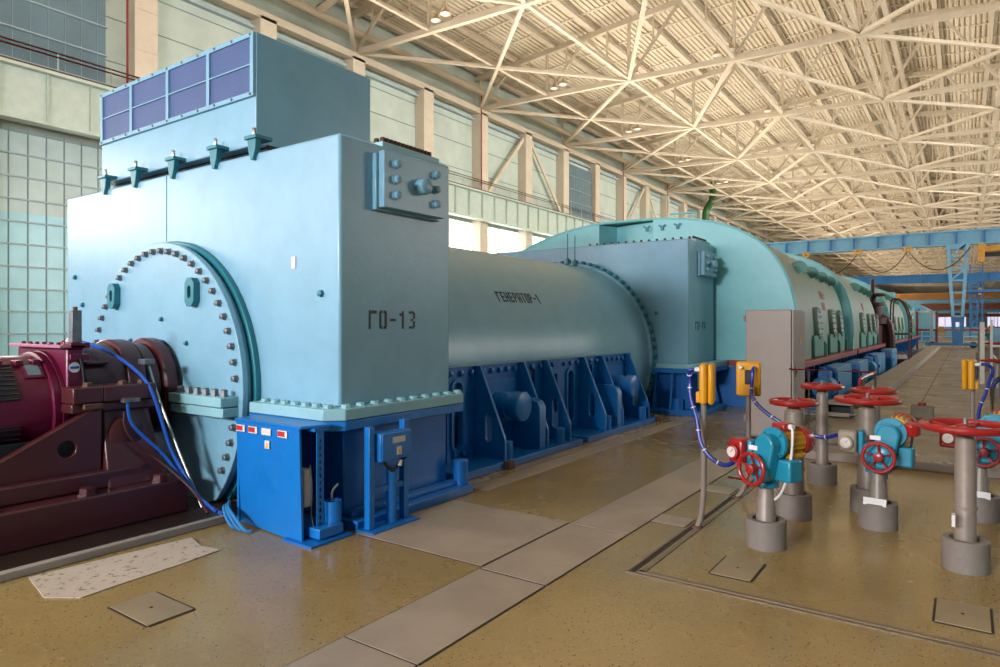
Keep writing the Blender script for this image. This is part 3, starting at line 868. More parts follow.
def actuator(x, y, phi, label, head, jbox_top, dark_wheel=False, z0=0.0, tagged=False, crank=False, wheel_m='red'):
    root = thing('motor_actuator', label, 'valve actuator', (x, y, z0), 'cyan and yellow motor actuators')
    o0 = Vector((x, y, z0))
    mx = Matrix.Translation(o0) @ Matrix.Rotation(math.radians(phi), 4, 'Z')
    def put(s, name, m, parent=root, **k):
        s.xf(mx)
        return s.obj(name, m, parent, **k)
    collar_part(root, x, y, .146, .215, z0)
    put(S().lathe([(.072, .1), (.072, .25), (.066, .26), (.066, .36), (.055, .38), (.052, .5)], (0, 0, 0), (0, 0, 1), 20), 'stem_pipe', 'pipe')
    put(S().lathe([(.07, .46), (.095, .465), (.095, .50), (.085, .51), (.085, .54)], (0, 0, 0), (0, 0, 1), 20), 'mount_flange', 'cyan')
    body = put(S().bx(-.10, .26, -.055, .085, .535, .70), 'gear_body', 'cyan', bevel=.015)
    put(S().bx(-.145, -.10, -.05, .08, .60, .80), 'neck_block', 'cyan', bevel=.014)
    put(S().lathe([(.075, 0), (.075, .11), (.06, .12)], (.05, -.05, .63), (0, -1, 0), 20), 'wheel_boss', 'cyan', body)
    # tongue-shaped gear case with its round motor flange
    tong = [(.055 + .085 * math.cos(t), .60 + .085 * math.sin(t)) for t in [PI + PI * k / 10 for k in range(11)]]
    tong += [(.10 + .085 * math.cos(t), .80 + .085 * math.sin(t)) for t in [PI * k / 10 for k in range(11)]]
    put(S().prism(tong, lambda u, v: (u, -.15, v), (0, .10, 0)), 'gear_case', 'cyan', bevel=.014)
    fl = put(S().lathe([(.118, 0), (.122, .006), (.122, .028), (.115, .034)], (.10, -.055, .81), (0, 1, 0), 28), 'motor_flange', 'cyan')
    for k in range(4):
        t = PI / 4 + k * PI / 2
        put(hexbolt((.10 + .1 * math.cos(t), -.056, .81 + .1 * math.sin(t)), (0, -1, 0), .011, .014), 'bolt', 'cyan', fl)
    # finned yellow motor with a red fan cowl
    mo = Matrix.Translation((0, 0, 0)) if jbox_top else Matrix.Translation((.035, 0, .03))
    pr = []
    for k in range(19):
        r = .098 if k % 2 else .088
        pr.append((r, .0 + .24 * k / 18))
    put(S().lathe([(.092, 0), (.092, .24)], (.10, -.02, .81), (0, 1, 0), 28).xf(mo), 'motor', 'yellow')
    fins = S()
    for k in range(16):
        t = 2 * PI * k / 16
        ca, sa = math.cos(t), math.sin(t)
        fins.bar((.10 + .096 * ca, .02, .81 + .096 * sa), (.10 + .096 * ca, .2, .81 + .096 * sa), .012, .016)
    put(fins.xf(mo), 'cooling_fins', 'yellow', root)
    put(S().bx(.0, .2, .02, .2, .70, .735), 'motor_foot', 'yellow', bevel=.008)
    put(S().lathe([(.10, 0), (.108, .01), (.108, .07), (.095, .10), (.05, .115), (0, .118)], (.10, .21, .81), (0, 1, 0), 28).xf(mo), 'fan_cowl', 'red')
    if jbox_top:
        put(S().bx(.03, .15, .02, .14, .895, .955), 'terminal_box', 'red', bevel=.014)
        put(S().tube([(.15, .08, .93), (.19, .06, .925), (.215, .03, .86), (.21, .02, .7), (.19, .0, .55), (.12, .02, .42), (.05, .03, .36)], .010, 8, 2), 'flexible_lead', 'white')
        put(S().lathe([(.022, 0), (.022, .03)], (.15, .08, .93), (1, 0, 0), 12), 'gland', 'white')
    else:
        put(S().lathe([(.055, 0), (.06, .01), (.06, .09), (.05, .1)], (.25, .0, .80), (0, -.2, 1), 8), 'terminal_box', 'red', bevel=.008)
        put(S().tube([(.25, .0, .80), (.245, -.02, .72), (.22, -.03, .62), (.14, -.03, .52), (.05, -.04, .47)], .009, 8, 2), 'flexible_lead', 'black')
    # limit switch head with its dial
    hd = put(S().bx(-.29, -.145, -.10, .06, .61, .80), 'control_head', head, bevel=.022)
    put(S().lathe([(.058, 0), (.058, .03), (.05, .035)], (-.22, -.10, .70), (0, -1, 0), 20), 'dial_bezel', head, hd)
    put(S().lathe([(.042, 0), (.042, .004)], (-.22, -.134, .70), (0, -1, 0), 20), 'dial_face', 'label', hd)
    put(S().bar((-.22, -.1385, .70), (-.202, -.1385, .725), .008, .002), 'dial_pointer', 'black', hd)
    # spoked side handwheel
    wr = put(wheel_shape((.045, -.215, .622), (0, -1, 0), .115, .0155, .04), 'handwheel', wheel_m)
    put(S().lathe([(.036, -.07), (.036, .03), (.02, .036)], (.045, -.205, .622), (0, -1, 0), 16), 'hub', wheel_m, wr)
    if crank:
        put(S().tube([(-.03, -.22, .53), (-.14, -.25, .53)], .011, 8), 'crank_handle', wheel_m, wr)
    put(S().bx(-.03, .05, -.156, -.15, .755, .79), 'name_plate', 'white')
    if tagged:
        put(S().bx(-.085, .085, -.125, -.12, .205, .265, Matrix.Rotation(math.radians(-12), 3, 'X')), 'tag_plate', 'white')
    return root

actuator(-1.254, 5.362, -27, 'cyan and yellow motor actuator with red dial head and crank handle, nearest the bent post', 'red', True, crank=True)
actuator(-.60, 6.407, -6, 'cyan motor actuator with beige dial head and a white tag on its stem', 'beige_head', False, tagged=True)
actuator(.108, 7.18, -6, 'cyan motor actuator with dark red wheel, half hidden behind the tall silver pipe', 'red_dark', False, wheel_m='red_dark', tagged=True)

# ---------------- yellow phone boxes on bent posts
def phone_post(x, y, rot, label, bend, zbox, base=(0, 0), z0=0.0):
    root = thing('phone_box_post', label, 'phone box', (x, y, z0), 'yellow phone boxes on posts')
    bx_, by_ = base
    S().tube([(x + bx_, y + by_, z0), (x + bx_ * .35, y + by_ * .35, z0 + .08), (x, y, z0 + .30), (x, y, z0 + .5), (x, y, zbox - .12)], .024, 10, 2).obj('post', 'post', root)
    S().lathe([(.05, 0), (.045, .015)], (x + bx_, y + by_, z0), (0, 0, 1), 14).obj('post_foot', 'rust', root)
    mx = Matrix.Translation((x, y, zbox)) @ Matrix.Rotation(math.radians(rot), 4, 'Z')
    def put(s, name, m, parent=root, **k):
        s.xf(mx)
        return s.obj(name, m, parent, **k)
    b = put(S().bx(-.115, .115, -.03, .035, -.17, .17), 'box_back', 'yellow_box', bevel=.028, seg=3)
    put(S().bx(-.115, .115, .038, .09, -.17, .17), 'box_cover', 'yellow_box', bevel=.028, seg=3)
    put(S().bx(-.035, .035, -.05, -.02, -.05, .09), 'mount_plate', 'black', b, bevel=.006)
    put(S().bx(-.06, .06, -.06, -.02, -.16, -.07), 'bracket', 'yellow_box', b, bevel=.01)
    for gx in (-.07, .05):
        put(S().lathe([(.016, 0), (.016, .04), (.01, .045)], (gx, -.03, .115), (0, -1, 0), 10), 'gland', 'white', b)
    return root, mx
r1, m1 = phone_post(-1.80, 5.56, -76, 'yellow phone box seen edge-on on the bent post closest to the generator', 0, 1.21, (-.045, -.03))
r2, m2 = phone_post(-1.745, 6.76, 14, 'yellow phone box seen from its back, in front of the grey cabinet', 0, 1.17, (-.10, -.05))
r3, m3 = phone_post(.07, 9.05, 82, 'yellow phone box standing alone at the right above the corridor floor', 0, 1.15, (0, 0), .0)

def conduit(pts, label, r=.018, m='conduit', clips=()):
    root = thing('cable_conduit', label, 'cable', pts[0])
    s = S().tube(pts, r, 10, 2).obj('sheath', m, root)
    for i in clips:
        a, b = Vector(pts[i]), Vector(pts[i + 1])
        p = a * .5 + b * .5
        S().lathe([(r + .004, -.004), (r + .004, .004)], p, b - a, 12).obj('clip', 'white', root)
    return root
g = m1 @ Vector((.05, -.07, .115))
conduit([g, g + Vector((-.045, -.01, .0)), (-1.905, 5.53, 1.24), (-1.90, 5.50, 1.10), (-1.82, 5.46, .92), (-1.79, 5.42, .74), (-1.70, 5.40, .62), (-1.58, 5.42, .56), (-1.52, 5.46, .60)], 'royal blue cable from the edge-on phone box down to the nearest actuator', clips=(1, 2, 3, 4, 5, 6))
g = m2 @ Vector((.05, -.07, .115))
conduit([g, g + Vector((0, -.05, -.02)), g + Vector((.0, -.06, -.12)), (-1.70, 6.66, 1.02), (-1.60, 6.62, .90), (-1.38, 6.58, .77), (-1.2, 6.60, .72), (-1.08, 6.60, .68), (-.98, 6.58, .70), (-.9, 6.52, .74), (-.84, 6.46, .72)], 'royal blue cable from the front-facing phone box to the beige dial head', clips=(2, 3, 4, 6, 7))
g = m3 @ Vector((.05, -.07, .115))
conduit([g, g + Vector((.06, -.01, .0)), g + Vector((.115, 0, -.06)), (.215, 9.04, 1.08), (.18, 9.02, .92), (.12, 9.0, .78), (.12, 8.98, .45), (.12, 8.97, .08)], 'royal blue cable drooping from the lone phone box at the right', clips=(3, 4))
r = thing('cable_post', 'thin grey post with dark cables bending off it at the right picture edge', 'post', (.26, 9.6, .08))
S().tube([(.26, 9.6, .08), (.26, 9.6, .98)], .028, 10).obj('post', 'post', r)
for k, m in enumerate(('conduit', 'black')):
    S().tube([(.26, 9.6 + .03 * k, .90), (.27, 9.6 + .03 * k, 1.02 + .02 * k), (.36, 9.6, 1.09 + .03 * k), (.7, 9.6, 1.10 + .03 * k), (.9, 9.6, 1.0)], .018, 8, 2).obj('cable', m, r)

# ---------------- tall grey cabinet
cx0, cx1, cy0, cy1, cz1 = -2.63, -2.0, 10.0, 10.84, 1.92
r = thing('electrical_cabinet', 'tall plain grey steel cabinet standing behind the twin yellow phone boxes', 'cabinet', ((cx0 + cx1) / 2, cy0, 0))
S().bx(cx0, cx1, cy0 + .03, cy1, .08, cz1).obj('cabinet_body', 'grey_cab', r, bevel=.01)
S().bx(cx0 + .03, cx1 - .03, cy0 + .06, cy1 - .03, 0, .09).obj('plinth', 'dark', r)
S().bx(cx0 + .012, cx1 - .004, cy0, cy0 + .028, .11, cz1 - .012).obj('side_panel', 'grey_cab', r, bevel=.006)
d = S().bx(cx1 + .002, cx1 + .026, cy0 + .02, cy1 - .012, .11, cz1 - .012).obj('door', 'grey_cab', r, bevel=.006)
S().bx(cx1 + .026, cx1 + .05, cy0 + .16, cy0 + .20, .95, 1.15).obj('handle', 'grey_cab', d, bevel=.008)
S().prism([(-.07, -.07), (.07, -.07), (0, .1)], lambda u, v: (cx1 + .027, (cy0 + cy1) / 2 + .08 + u, 1.5 + v), (.002, 0, 0)).obj('warning_label', 'label_yellow', d)
for z in (.3, 1.0, 1.75):
    S().cyl((cx0 - .01, cy0 + .02, z), (cx0 - .01, cy0 + .02, z + .09), .018, n=10).obj('hinge', 'grey_cab', r)
# ================================================================== LEFT: EXCITER, BEARING PEDESTAL, BLUE CABINET
EZ = 1.08
ped = thing('bearing_pedestal', 'maroon cast iron bearing pedestal with bolted cap in front of the round generator end shield', 'bearing pedestal', (AX, 2.6, 0))
PX = -6.12
# base block with bolt ledge
S().bx(-7.9, -5.80, 1.0, 3.34, 0, .31).obj('base_block', 'maroon', ped, bevel=.02)
S().bx(-6.33, -5.98, .9, 3.05, .31, .46).obj('sole_plate', 'maroon', ped, bevel=.02)
bolts([(-5.88, 1.75, .31), (-5.88, 2.52, .31), (-5.88, 3.12, .31)], (0, 0, 1), .062, .06, 'maroon', ped, 'anchor_bolt')
# web rising to the split line
def loft(a, b):
    s = S()
    va = [s.bm.verts.new(p) for p in a]; vb = [s.bm.verts.new(p) for p in b]
    n = len(a)
    for i in range(n):
        s.bm.faces.new((va[i], va[(i + 1) % n], vb[(i + 1) % n], vb[i]))
    s.bm.faces.new(va[::-1]); s.bm.faces.new(vb)
    return s
lo = [(-7.8, 2.1, .44), (-5.95, 2.1, .44), (-5.95, 3.22, .44), (-7.8, 3.22, .44)]
hi = [(-7.5, 2.76, .97), (PX - .05, 2.76, .97), (PX - .05, 3.16, .97), (-7.5, 3.16, .97)]
lo[0] = (-7.8, 2.72, .3); lo[1] = (-5.95, 2.72, .3); lo[2] = (-5.95, 3.22, .3); lo[3] = (-7.8, 3.22, .3)
web = loft(lo, hi).obj('web', 'maroon', ped, bevel=.02)
S().lathe([(.15, 0), (.15, .05), (.13, .06)], (-6.13, 2.93, .74), (1, 0, -.0), 22).obj('oil_cover', 'maroon', ped)
# triangular gusset towards the exciter, with its round hole
hole = [(2.45 + .068 * math.cos(2 * PI * k / 18), .67 + .068 * math.sin(2 * PI * k / 18)) for k in range(18)]
S().prism([(1.2, .44), (2.72, .44), (2.72, .98), (2.60, .96), (1.98, .64), (1.2, .50)], lambda u, v: (-6.08, u, v), (-.09, 0, 0), [hole]).obj('gusset', 'maroon', ped, bevel=.01)
S().bx(-6.3, -6.25, 1.3, 2.7, .46, .74).obj('gusset_back', 'dark', ped)
# split flange, lower and upper
S().bx(-7.55, PX, 2.74, 3.2, .95, 1.03).bx(-6.33, PX, 2.5, 2.74, .95, 1.03).obj('split_flange', 'maroon', ped, bevel=.012)
cap_f = S().bx(-7.55, PX + .03, 2.74, 3.2, 1.032, 1.17).bx(-6.33, PX + .03, 2.5, 2.74, 1.032, 1.17).obj('cap_flange', 'maroon', ped, bevel=.012)
bolts([(PX - .08, 2.66, 1.17), (PX - .08, 2.95, 1.17), (PX - .08, 3.12, 1.17)], (0, 0, 1), .04, .03, 'rust', ped, 'cap_bolt')
S().bx(PX + .03, PX + .07, 2.57, 2.72, .985, 1.03).obj('clamp', 'rust', ped, bevel=.005)
S().bx(PX + .03, PX + .07, 2.88, 3.0, 1.03, 1.06).obj('clamp', 'rust', ped, bevel=.005)
# half-cylinder cap with raised bands
def half_cyl(y0, y1, R, name, m='maroon'):
    s = S()
    pr = [(AX + R * math.cos(PI * k / 28), EZ + .04 + (R - .04) * math.sin(PI * k / 28)) for k in range(29)]
    s.prism(pr, lambda u, v: (u, y0, v), (0, y1 - y0, 0))
    return s.obj(name, m, ped, bevel=.015)
half_cyl(2.74, 3.18, .44, 'bearing_cap')
half_cyl(3.10, 3.27, .48, 'cap_band')
half_cyl(3.275, 3.295, .47, 'cap_gasket', 'black')
half_cyl(3.30, 3.42, .44, 'oil_catcher')
S().lathe([(.44, 0), (.44, .14)], (AX, 3.28, EZ), (0, 1, 0), 40).obj('shaft_housing', 'maroon', ped)
dk = S().lathe([(.30, -.015), (.47, 0), (.49, .02), (.49, .12), (.44, .14)], (AX, 3.44, EZ), (0, 1, 0), 48).obj('coupling_cover', 'maroon', ped)
bolts([(AX + .40 * math.cos(2 * PI * k / 22), 3.445, EZ + .40 * math.sin(2 * PI * k / 22)) for k in range(22)], (0, -1, 0), .022, .012, 'black', dk, 'cover_bolt', 10)
S().bx(-6.55, -6.45, 2.75, 2.95, 1.34, 1.37).obj('cap_lug', 'maroon', ped, bevel=.01)

# ---- crimson exciter
ex = thing('exciter_motor', 'crimson exciter machine with rounded body, little window and louvred openings at the left edge', 'exciter', (AX, 1.6, 0))
RX = .50; CZX = .93
S().lathe([(RX, 0), (RX, 1.68)], (AX, .85, CZX), (0, 1, 0), 48).obj('body', 'crimson', ex)
S().lathe([(RX + .005, 0), (RX + .03, .01), (RX + .03, .06), (RX + .005, .07)], (AX, 2.455, CZX), (0, 1, 0), 48).obj('end_ring', 'crimson', ex)
S().lathe([(RX, 0), (RX + .04, .01), (RX + .04, .05), (RX - .02, .06)], (AX, 2.515, CZX), (0, 1, 0), 48).obj('end_ring', 'crimson', ex)
S().bx(-7.42, -6.36, 2.56, 2.70, .38, 1.5).obj('end_frame', 'crimson', ex, bevel=.02)
tp = S().bx(-7.45, -6.34, 2.50, 2.70, 1.50, 1.525).obj('top_ledge', 'crimson_light', ex, bevel=.004)
bolts([(-7.35 + .15 * k, 2.59, 1.525) for k in range(7)], (0, 0, 1), .018, .02, 'crimson', ex, 'ledge_bolt')
for y in (2.1, 2.25, 2.38):
    S().bx(AX - .05 + .25, AX + .3, y, y + .06, CZX + RX - .08, CZX + RX - .03).obj('top_clip', 'crimson', ex, bevel=.005)
for z in (1.42, 1.52):
    S().bx(-6.50, -6.34, 2.58, 2.74, z - .025, z + .025).obj('post_clamp', 'crimson', ex, bevel=.006)
def on_body(t, y, g=0.0):
    return (AX + (RX + g) * math.cos(t), y, CZX + (RX + g) * math.sin(t))
def curved_patch(t0, t1, y0, y1, g0, g1, name, m, parent=ex, rad=0):
    n = 10
    a = [[on_body(t0 + (t1 - t0) * k / n, y, g1) for k in range(n + 1)] for y in (y0, y1)]
    s = S().grid(a)
    for y in (y0, y1):
        s.grid([[on_body(t0 + (t1 - t0) * k / n, y, g0) for k in range(n + 1)], [on_body(t0 + (t1 - t0) * k / n, y, g1) for k in range(n + 1)]])
    for t in (t0, t1):
        s.grid([[on_body(t, y0, g0), on_body(t, y1, g0)], [on_body(t, y0, g1), on_body(t, y1, g1)]])
    return s.obj(name, m, parent)
w = curved_patch(.68, 1.02, 2.29, 2.44, -.01, .015, 'window_frame', 'crimson')
curved_patch(.73, .97, 2.315, 2.415, .0, .018, 'pane', 'glass_dark', w)
lv = curved_patch(.30, 1.02, 1.94, 2.22, -.01, .008, 'vent_opening', 'dark')
for k in range(9):
    t = .32 + .085 * k
    S().tube([on_body(t, 1.94, .012), on_body(t, 2.22, .012)], .006, 5).obj('louvre', 'rust', lv)
lv = curved_patch(-.62, -.12, 1.94, 2.22, -.01, .008, 'vent_opening', 'dark')
for k in range(6):
    t = -.6 + .085 * k
    S().tube([on_body(t, 1.94, .012), on_body(t, 2.22, .012)], .006, 5).obj('louvre', 'crimson', lv)
S().lathe([(.045, 0), (.045, .004)], (-6.36, 2.62, 1.33), (1, 0, 0), 22).obj('round_label', 'white', ex)
S().bx(-6.357, -6.353, 2.585, 2.655, 1.32, 1.34).obj('label_bar', 'cable_blue', ex)
S().bx(-7.3, -6.4, 1.0, 2.5, 0.312, .5).obj('bed', 'maroon', ex, bevel=.02)
S().tube([(-6.34, 2.66, 1.42), (-6.33, 2.68, 1.3), (-6.335, 2.69, 1.22), (-6.34, 2.69, 1.19)], .012, 6, 2).obj('lead', 'black', ex)
r = thing('steel_post', 'upright grey steel bar standing above the crimson exciter frame', 'bar', (-6.42, 2.65, 1.545))
S().bx(-6.455, -6.38, 2.61, 2.69, 1.545, 1.83).obj('bar_body', 'bolt_steel', r, bevel=.006)
S().lathe([(.02, 0), (.02, .03)], (-6.42, 2.65, 1.83), (0, 0, 1), 8).obj('pin', 'rust', r)

# ---- cables hanging over the pedestal
def cable(pts, label, m, r=.013, name='cable', cat='cable', sm=2):
    o = S().tube(pts, r, 8, sm).obj(name, m)
    return tag(o, label, cat)
S0 = thing('blue_cable', 'bright blue cable arching over the maroon pedestal cap from a small white fitting', 'cable', (-6.75, 2.95, 1.5))
S().tube([(-6.80, 2.72, 1.56), (-6.72, 2.82, 1.55), (-6.5, 2.95, 1.47), (-6.30, 3.05, 1.34), (-6.12, 3.12, 1.20), (-6.04, 3.16, 1.02), (-5.98, 3.20, .78), (-5.92, 3.24, .55), (-5.80, 3.30, .34), (-5.60, 3.34, .12), (-5.3, 3.36, .05)], .016, 8, 2).obj('sheath', 'cable_blue', S0)
S().lathe([(.02, 0), (.026, .01), (.026, .05), (.012, .06)], (-6.81, 2.72, 1.50), (0, 0, 1), 12).obj('fitting', 'red', S0)
S().sphere((-6.77, 2.74, 1.555), .026).obj('fitting_cap', 'white', S0)
r = thing('blue_cable', 'second bright blue cable looping down the pedestal web from its split line', 'cable', (-6.07, 2.93, 1.0))
S().tube([(-6.07, 2.93, 1.03), (-6.05, 2.92, .92), (-6.02, 2.95, .80), (-5.98, 3.05, .68), (-5.94, 3.16, .56), (-5.86, 3.24, .40), (-5.68, 3.31, .2), (-5.35, 3.33, .07)], .014, 8, 2).obj('sheath', 'cable_blue', r)
S().bx(-6.09, -6.03, 2.88, 3.02, 1.02, 1.05).obj('clip', 'bolt_steel', r)
r = thing('red_hose', 'thin dark red hose hanging beside the blue cables on the pedestal web', 'hose', (-6.05, 2.92, .9))
S().tube([(-6.06, 2.9, .95), (-6.04, 2.88, .8), (-6.0, 2.98, .62), (-5.96, 3.1, .52), (-5.8, 3.22, .36), (-5.62, 3.30, .2), (-5.4, 3.28, .06)], .012, 8, 2).obj('hose_body', 'maroon_pipe', r)
r = thing('earthing_rod', 'thin pale metal rod slanting down beside the coupling cover', 'rod', (-6.1, 3.3, .1))
S().tube([(-6.28, 3.22, 1.33), (-6.12, 3.24, 1.0), (-5.9, 3.30, .55), (-5.62, 3.36, .06)], .011, 7).obj('rod_body', 'steel', r)
S().bx(-6.36, -6.24, 3.16, 3.26, 1.33, 1.38).obj('clamp', 'bolt_steel', r, bevel=.006)
for k in range(3):
    r = thing('floor_hose', 'light blue hose curving out from under the blue slanted cabinet', 'hose', (-5.05, 3.1 + .04 * k, 0), 'light blue floor hoses')
    S().tube([(-5.26, 3.40, .12 + .02 * k), (-5.20 + .03 * k, 3.30, .16), (-5.06 + .07 * k, 3.23, .11), (-4.98 + .09 * k, 3.24, .02), (-4.96 + .09 * k, 3.28, .015)], .014, 8, 2).obj('hose_body', 'hose', r)

# ---- blue sheet-metal cabinet in front of the casing
bc = thing('control_cabinet', 'blue sheet metal cabinet with open side and red name plates, leaning at the casing corner', 'cabinet', (-4.66, 3.4, 0))
s = loft([(-5.12, 3.40, .02), (-4.21, 3.34, .0), (-4.21, 3.36, .0), (-5.12, 3.42, .02)], [(-5.10, 3.36, .885), (-4.27, 3.36, .885), (-4.27, 3.38, .885), (-5.10, 3.38, .885)])
fp = s.obj('front_panel', 'blue_mid', bc)
S().prism([(-5.11, 3.35), (-4.24, 3.35), (-4.16, 3.585), (-5.11, 3.585)], lambda u, v: (u, v, .885), (0, 0, .022)).obj('top_panel', 'blue_mid', bc, bevel=.004)
S().bx(-5.12, -5.09, 3.38, 3.62, .02, .885).obj('side_panel', 'blue_mid', bc)
for x, m in ((-5.03, 'label_red'), (-4.86, 'label_red'), (-4.68, 'label'), (-4.47, 'label_red')):
    p = S().bx(x - .06, x + .06, 3.352, 3.358, .80, .855).obj('name_plate', 'label', fp)
    if m == 'label_red':
        S().bx(x - .055, x + .03, 3.349, 3.3525, .808, .848).obj('plate_field', 'label_red', fp)
S().bx(-4.70, -4.64, 3.354, 3.362, .69, .755).obj('warning_label', 'label', fp)
S().prism([(-.022, -.02), (.022, -.02), (0, .025)], lambda u, v: (-4.67 + u, 3.352, .715 + v), (0, .003, 0)).obj('warning_sign', 'label_yellow', fp)
sl = [stadium(.0, .12 + .055 * k, .018, .036, 4) for k in range(13)]
S().prism([(-.035, .06), (.035, .06), (.035, .86), (-.035, .86)], lambda u, v: (-4.185, 3.50 + u, v), (-.008, 0, 0), sl).obj('slotted_post', 'blue_mid', bc)
S().bx(-4.26, -4.18, 3.44, 3.585, .86, .885).obj('top_clamp', 'blue_mid', bc)
S().bx(-4.95, -4.10, 3.42, 3.66, .03, .11).obj('base_tray', 'blue_mid', bc, bevel=.006)
S().lathe([(.07, 0), (.07, .17), (.06, .17), (.06, .02), (0, .02)], (-4.20, 3.64, .11), (0, 0, 1), 18).obj('oil_pot', 'blue_mid', bc)
S().bx(-4.42, -4.28, 3.42, 3.5, .25, .55).obj('gauge_block', 'ivory', bc, bevel=.01)
S().tube([(-4.26, 3.46, .6), (-4.23, 3.46, .4), (-4.24, 3.45, .2), (-4.2, 3.47, .05)], .01, 6, 2).obj('lead', 'black', bc)
S().tube([(-4.20, 3.63, .28), (-4.19, 3.62, .36), (-4.14, 3.64, .42)], .01, 6, 1).obj('lead', 'steel', bc)
S().bx(-4.4, -4.05, 3.3, 3.72, 0, .02).obj('floor_strip', 'blue', bc)

# ---- junction box on its stand
jb = thing('junction_box_stand', 'small blue junction box on two posts with a yellow warning label beside the casing corner', 'junction box', (-4.02, 4.05, 0))
S().bx(-4.08, -3.95, 3.93, 4.30, .56, .80).obj('box_body', 'blue_mid', jb, bevel=.01)
S().bx(-3.95, -3.94, 3.94, 4.29, .57, .79).obj('box_lid', 'blue_mid', jb, bevel=.004)
S().bx(-3.94, -3.937, 4.06, 4.21, .705, .755).obj('name_plate', 'label', jb)
wl = S().bx(-3.94, -3.937, 4.11, 4.165, .60, .67).obj('warning_label', 'label', jb)
S().prism([(-.02, -.02), (.02, -.02), (0, .024)], lambda u, v: (-3.936, 4.137 + u, .632 + v), (.002, 0, 0)).obj('warning_sign', 'label_yellow', wl)
for y in (3.87, 4.28):
    S().bx(-4.05, -3.99, y - .03, y + .03, 0.02, .86 if y < 4 else .88).obj('post', 'blue_mid', jb, bevel=.004)
S().bx(-4.04, -4.0, 3.87, 4.28, .30, .35).obj('cross_bar', 'blue_mid', jb, bevel=.004)
S().cyl((-4.02, 4.12, .02), (-4.02, 4.12, .5), .045, n=14).obj('conduit', 'blue_mid', jb)
S().tube([(-4.0, 4.0, .56), (-3.96, 4.05, .48), (-3.98, 4.12, .46), (-4.0, 4.18, .5), (-3.97, 4.26, .57)], .014, 8, 2).obj('cable', 'black', jb)
S().lathe([(.02, 0), (.02, .05)], (-3.96, 4.16, .50), (0, .3, 1), 10).obj('gland', 'white', jb)
S().bx(-4.1, -3.9, 3.8, 4.35, 0, .02).obj('foot_plate', 'blue', jb)
# ================================================================== FLOOR
fl = S()
n = 1
fl.bx(-60, 60, -30, 400, -.3, 0)
struct(fl.obj('floor', 'floor'))
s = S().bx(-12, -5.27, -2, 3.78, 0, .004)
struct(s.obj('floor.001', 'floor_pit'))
s = S().bx(-1.97, 40, 9.25, 379.9, 0.0, .08)
cor = struct(s.obj('floor.002', 'corridor'))
g = S()
g.bx(-.75, -.735, 9.5, 200, .08, .0815)
for k in range(60):
    y = 11.6 + 2.4 * k
    g.bx(-1.4, 6, y, y + .018, .08, .0812)
struct(g.obj('trim_1', 'groove'))
s = S().bx(-1.97, 12, 9.17, 9.26, 0, .10)
struct(s.obj('trim_2', 'kerb', bevel=.01))
# steps beside the cabinet
s = S().bx(-1.96, -.98, 10.0, 13.5, .08, .2)
struct(s.obj('trim_3', 'corridor', bevel=.008))
# long concrete kerb along the turbines
s = S().bx(-2.0, -1.42, 13.5, 57, .0, .27)
struct(s.obj('trim_4', 'kerb', bevel=.02))
# grey cast plates let into the terrazzo
def floor_plate(x0, x1, y0, y1, label, z=.006):
    o = S().bx(x0, x1, y0, y1, -.01, z).obj('floor_plate', 'plate')
    tag(o, label, 'floor plate')
    s = S()
    for a in ((x0 - .012, x0, y0, y1), (x1, x1 + .012, y0, y1), (x0, x1, y0 - .012, y0), (x0, x1, y1, y1 + .012)):
        s.bx(a[0], a[1], a[2], a[3], -.01, .002)
    s.obj('joint', 'groove', o)
    return o
floor_plate(-4.05, -2.79, 3.76, 5.02, 'square grey floor plate directly in front of the junction box stand')
floor_plate(-2.765, -2.24, 1.2, 2.47, 'grey floor plate cut by the bottom edge of the picture')
floor_plate(-2.765, -2.24, 2.485, 3.70, 'long grey floor plate second from the bottom edge')
floor_plate(-2.765, -2.24, 3.725, 4.98, 'grey floor plate in the strip beside the square plate')
floor_plate(-2.765, -2.24, 5.0, 9.2, 'longest grey floor plate running on towards the grey cabinet')
for y0, y1, lab in ((5.46, 5.72, 'short grey cross plate at the foot of the edge-on phone box post'), (6.78, 7.05, 'short grey cross plate at the foot of the second phone box post')):
    floor_plate(-2.225, -1.93, y0, y1, lab)
s = S().bx(-2.225, -1.93, 4.3, 5.44, 0, .003)
# steel edging strips
def edging(x0, x1, y0, y1, nm):
    s = S().bx(x0, x1, y0, y1, 0, .006)
    return struct(s.obj(nm, 'trim_steel'))
edging(-1.915, -1.895, 4.26, 9.1, 'trim_5')
edging(-1.84, -1.80, 4.30, 9.1, 'trim_6')
edging(-1.915, 3.0, 4.24, 4.262, 'trim_7')
edging(-1.84, 3.0, 4.295, 4.325, 'trim_8')
g = S().bx(-1.894, -1.86, 4.27, 9.1, 0, .003).bx(-1.86, 3, 4.264, 4.275, 0, .003)
struct(g.obj('trim_9', 'groove'))
s = S().bx(-4.25, -4.0, 5.5, 13.0, 0, .004)
struct(s.obj('trim_10', 'plate'))

def hatch(x0, x1, y0, y1, label):
    o = S().bx(x0, x1, y0, y1, -.01, .008).obj('hatch_cover', 'hatch')
    tag(o, label, 'hatch cover')
    s = S()
    for a in ((x0 - .014, x0, y0, y1), (x1, x1 + .014, y0, y1), (x0, x1, y0 - .014, y0), (x0, x1, y1, y1 + .014)):
        s.bx(a[0], a[1], a[2], a[3], -.01, .003)
    s.obj('joint', 'groove', o)
    S().lathe([(.010, 0), (.010, .002)], ((x0 + x1) / 2, (y0 + y1) / 2, .008), (0, 0, 1), 10).obj('lift_hole', 'groove', o)
hatch(-4.22, -3.77, 1.93, 2.20, 'small square hatch cover in the floor near the stained cardboard sheet')
hatch(-1.43, -1.165, 4.55, 4.94, 'square hatch cover in the floor in front of the nearest concrete collar')
hatch(-.142, .12, 4.55, 4.94, 'square hatch cover in the floor at the right below the tall silver pipe')

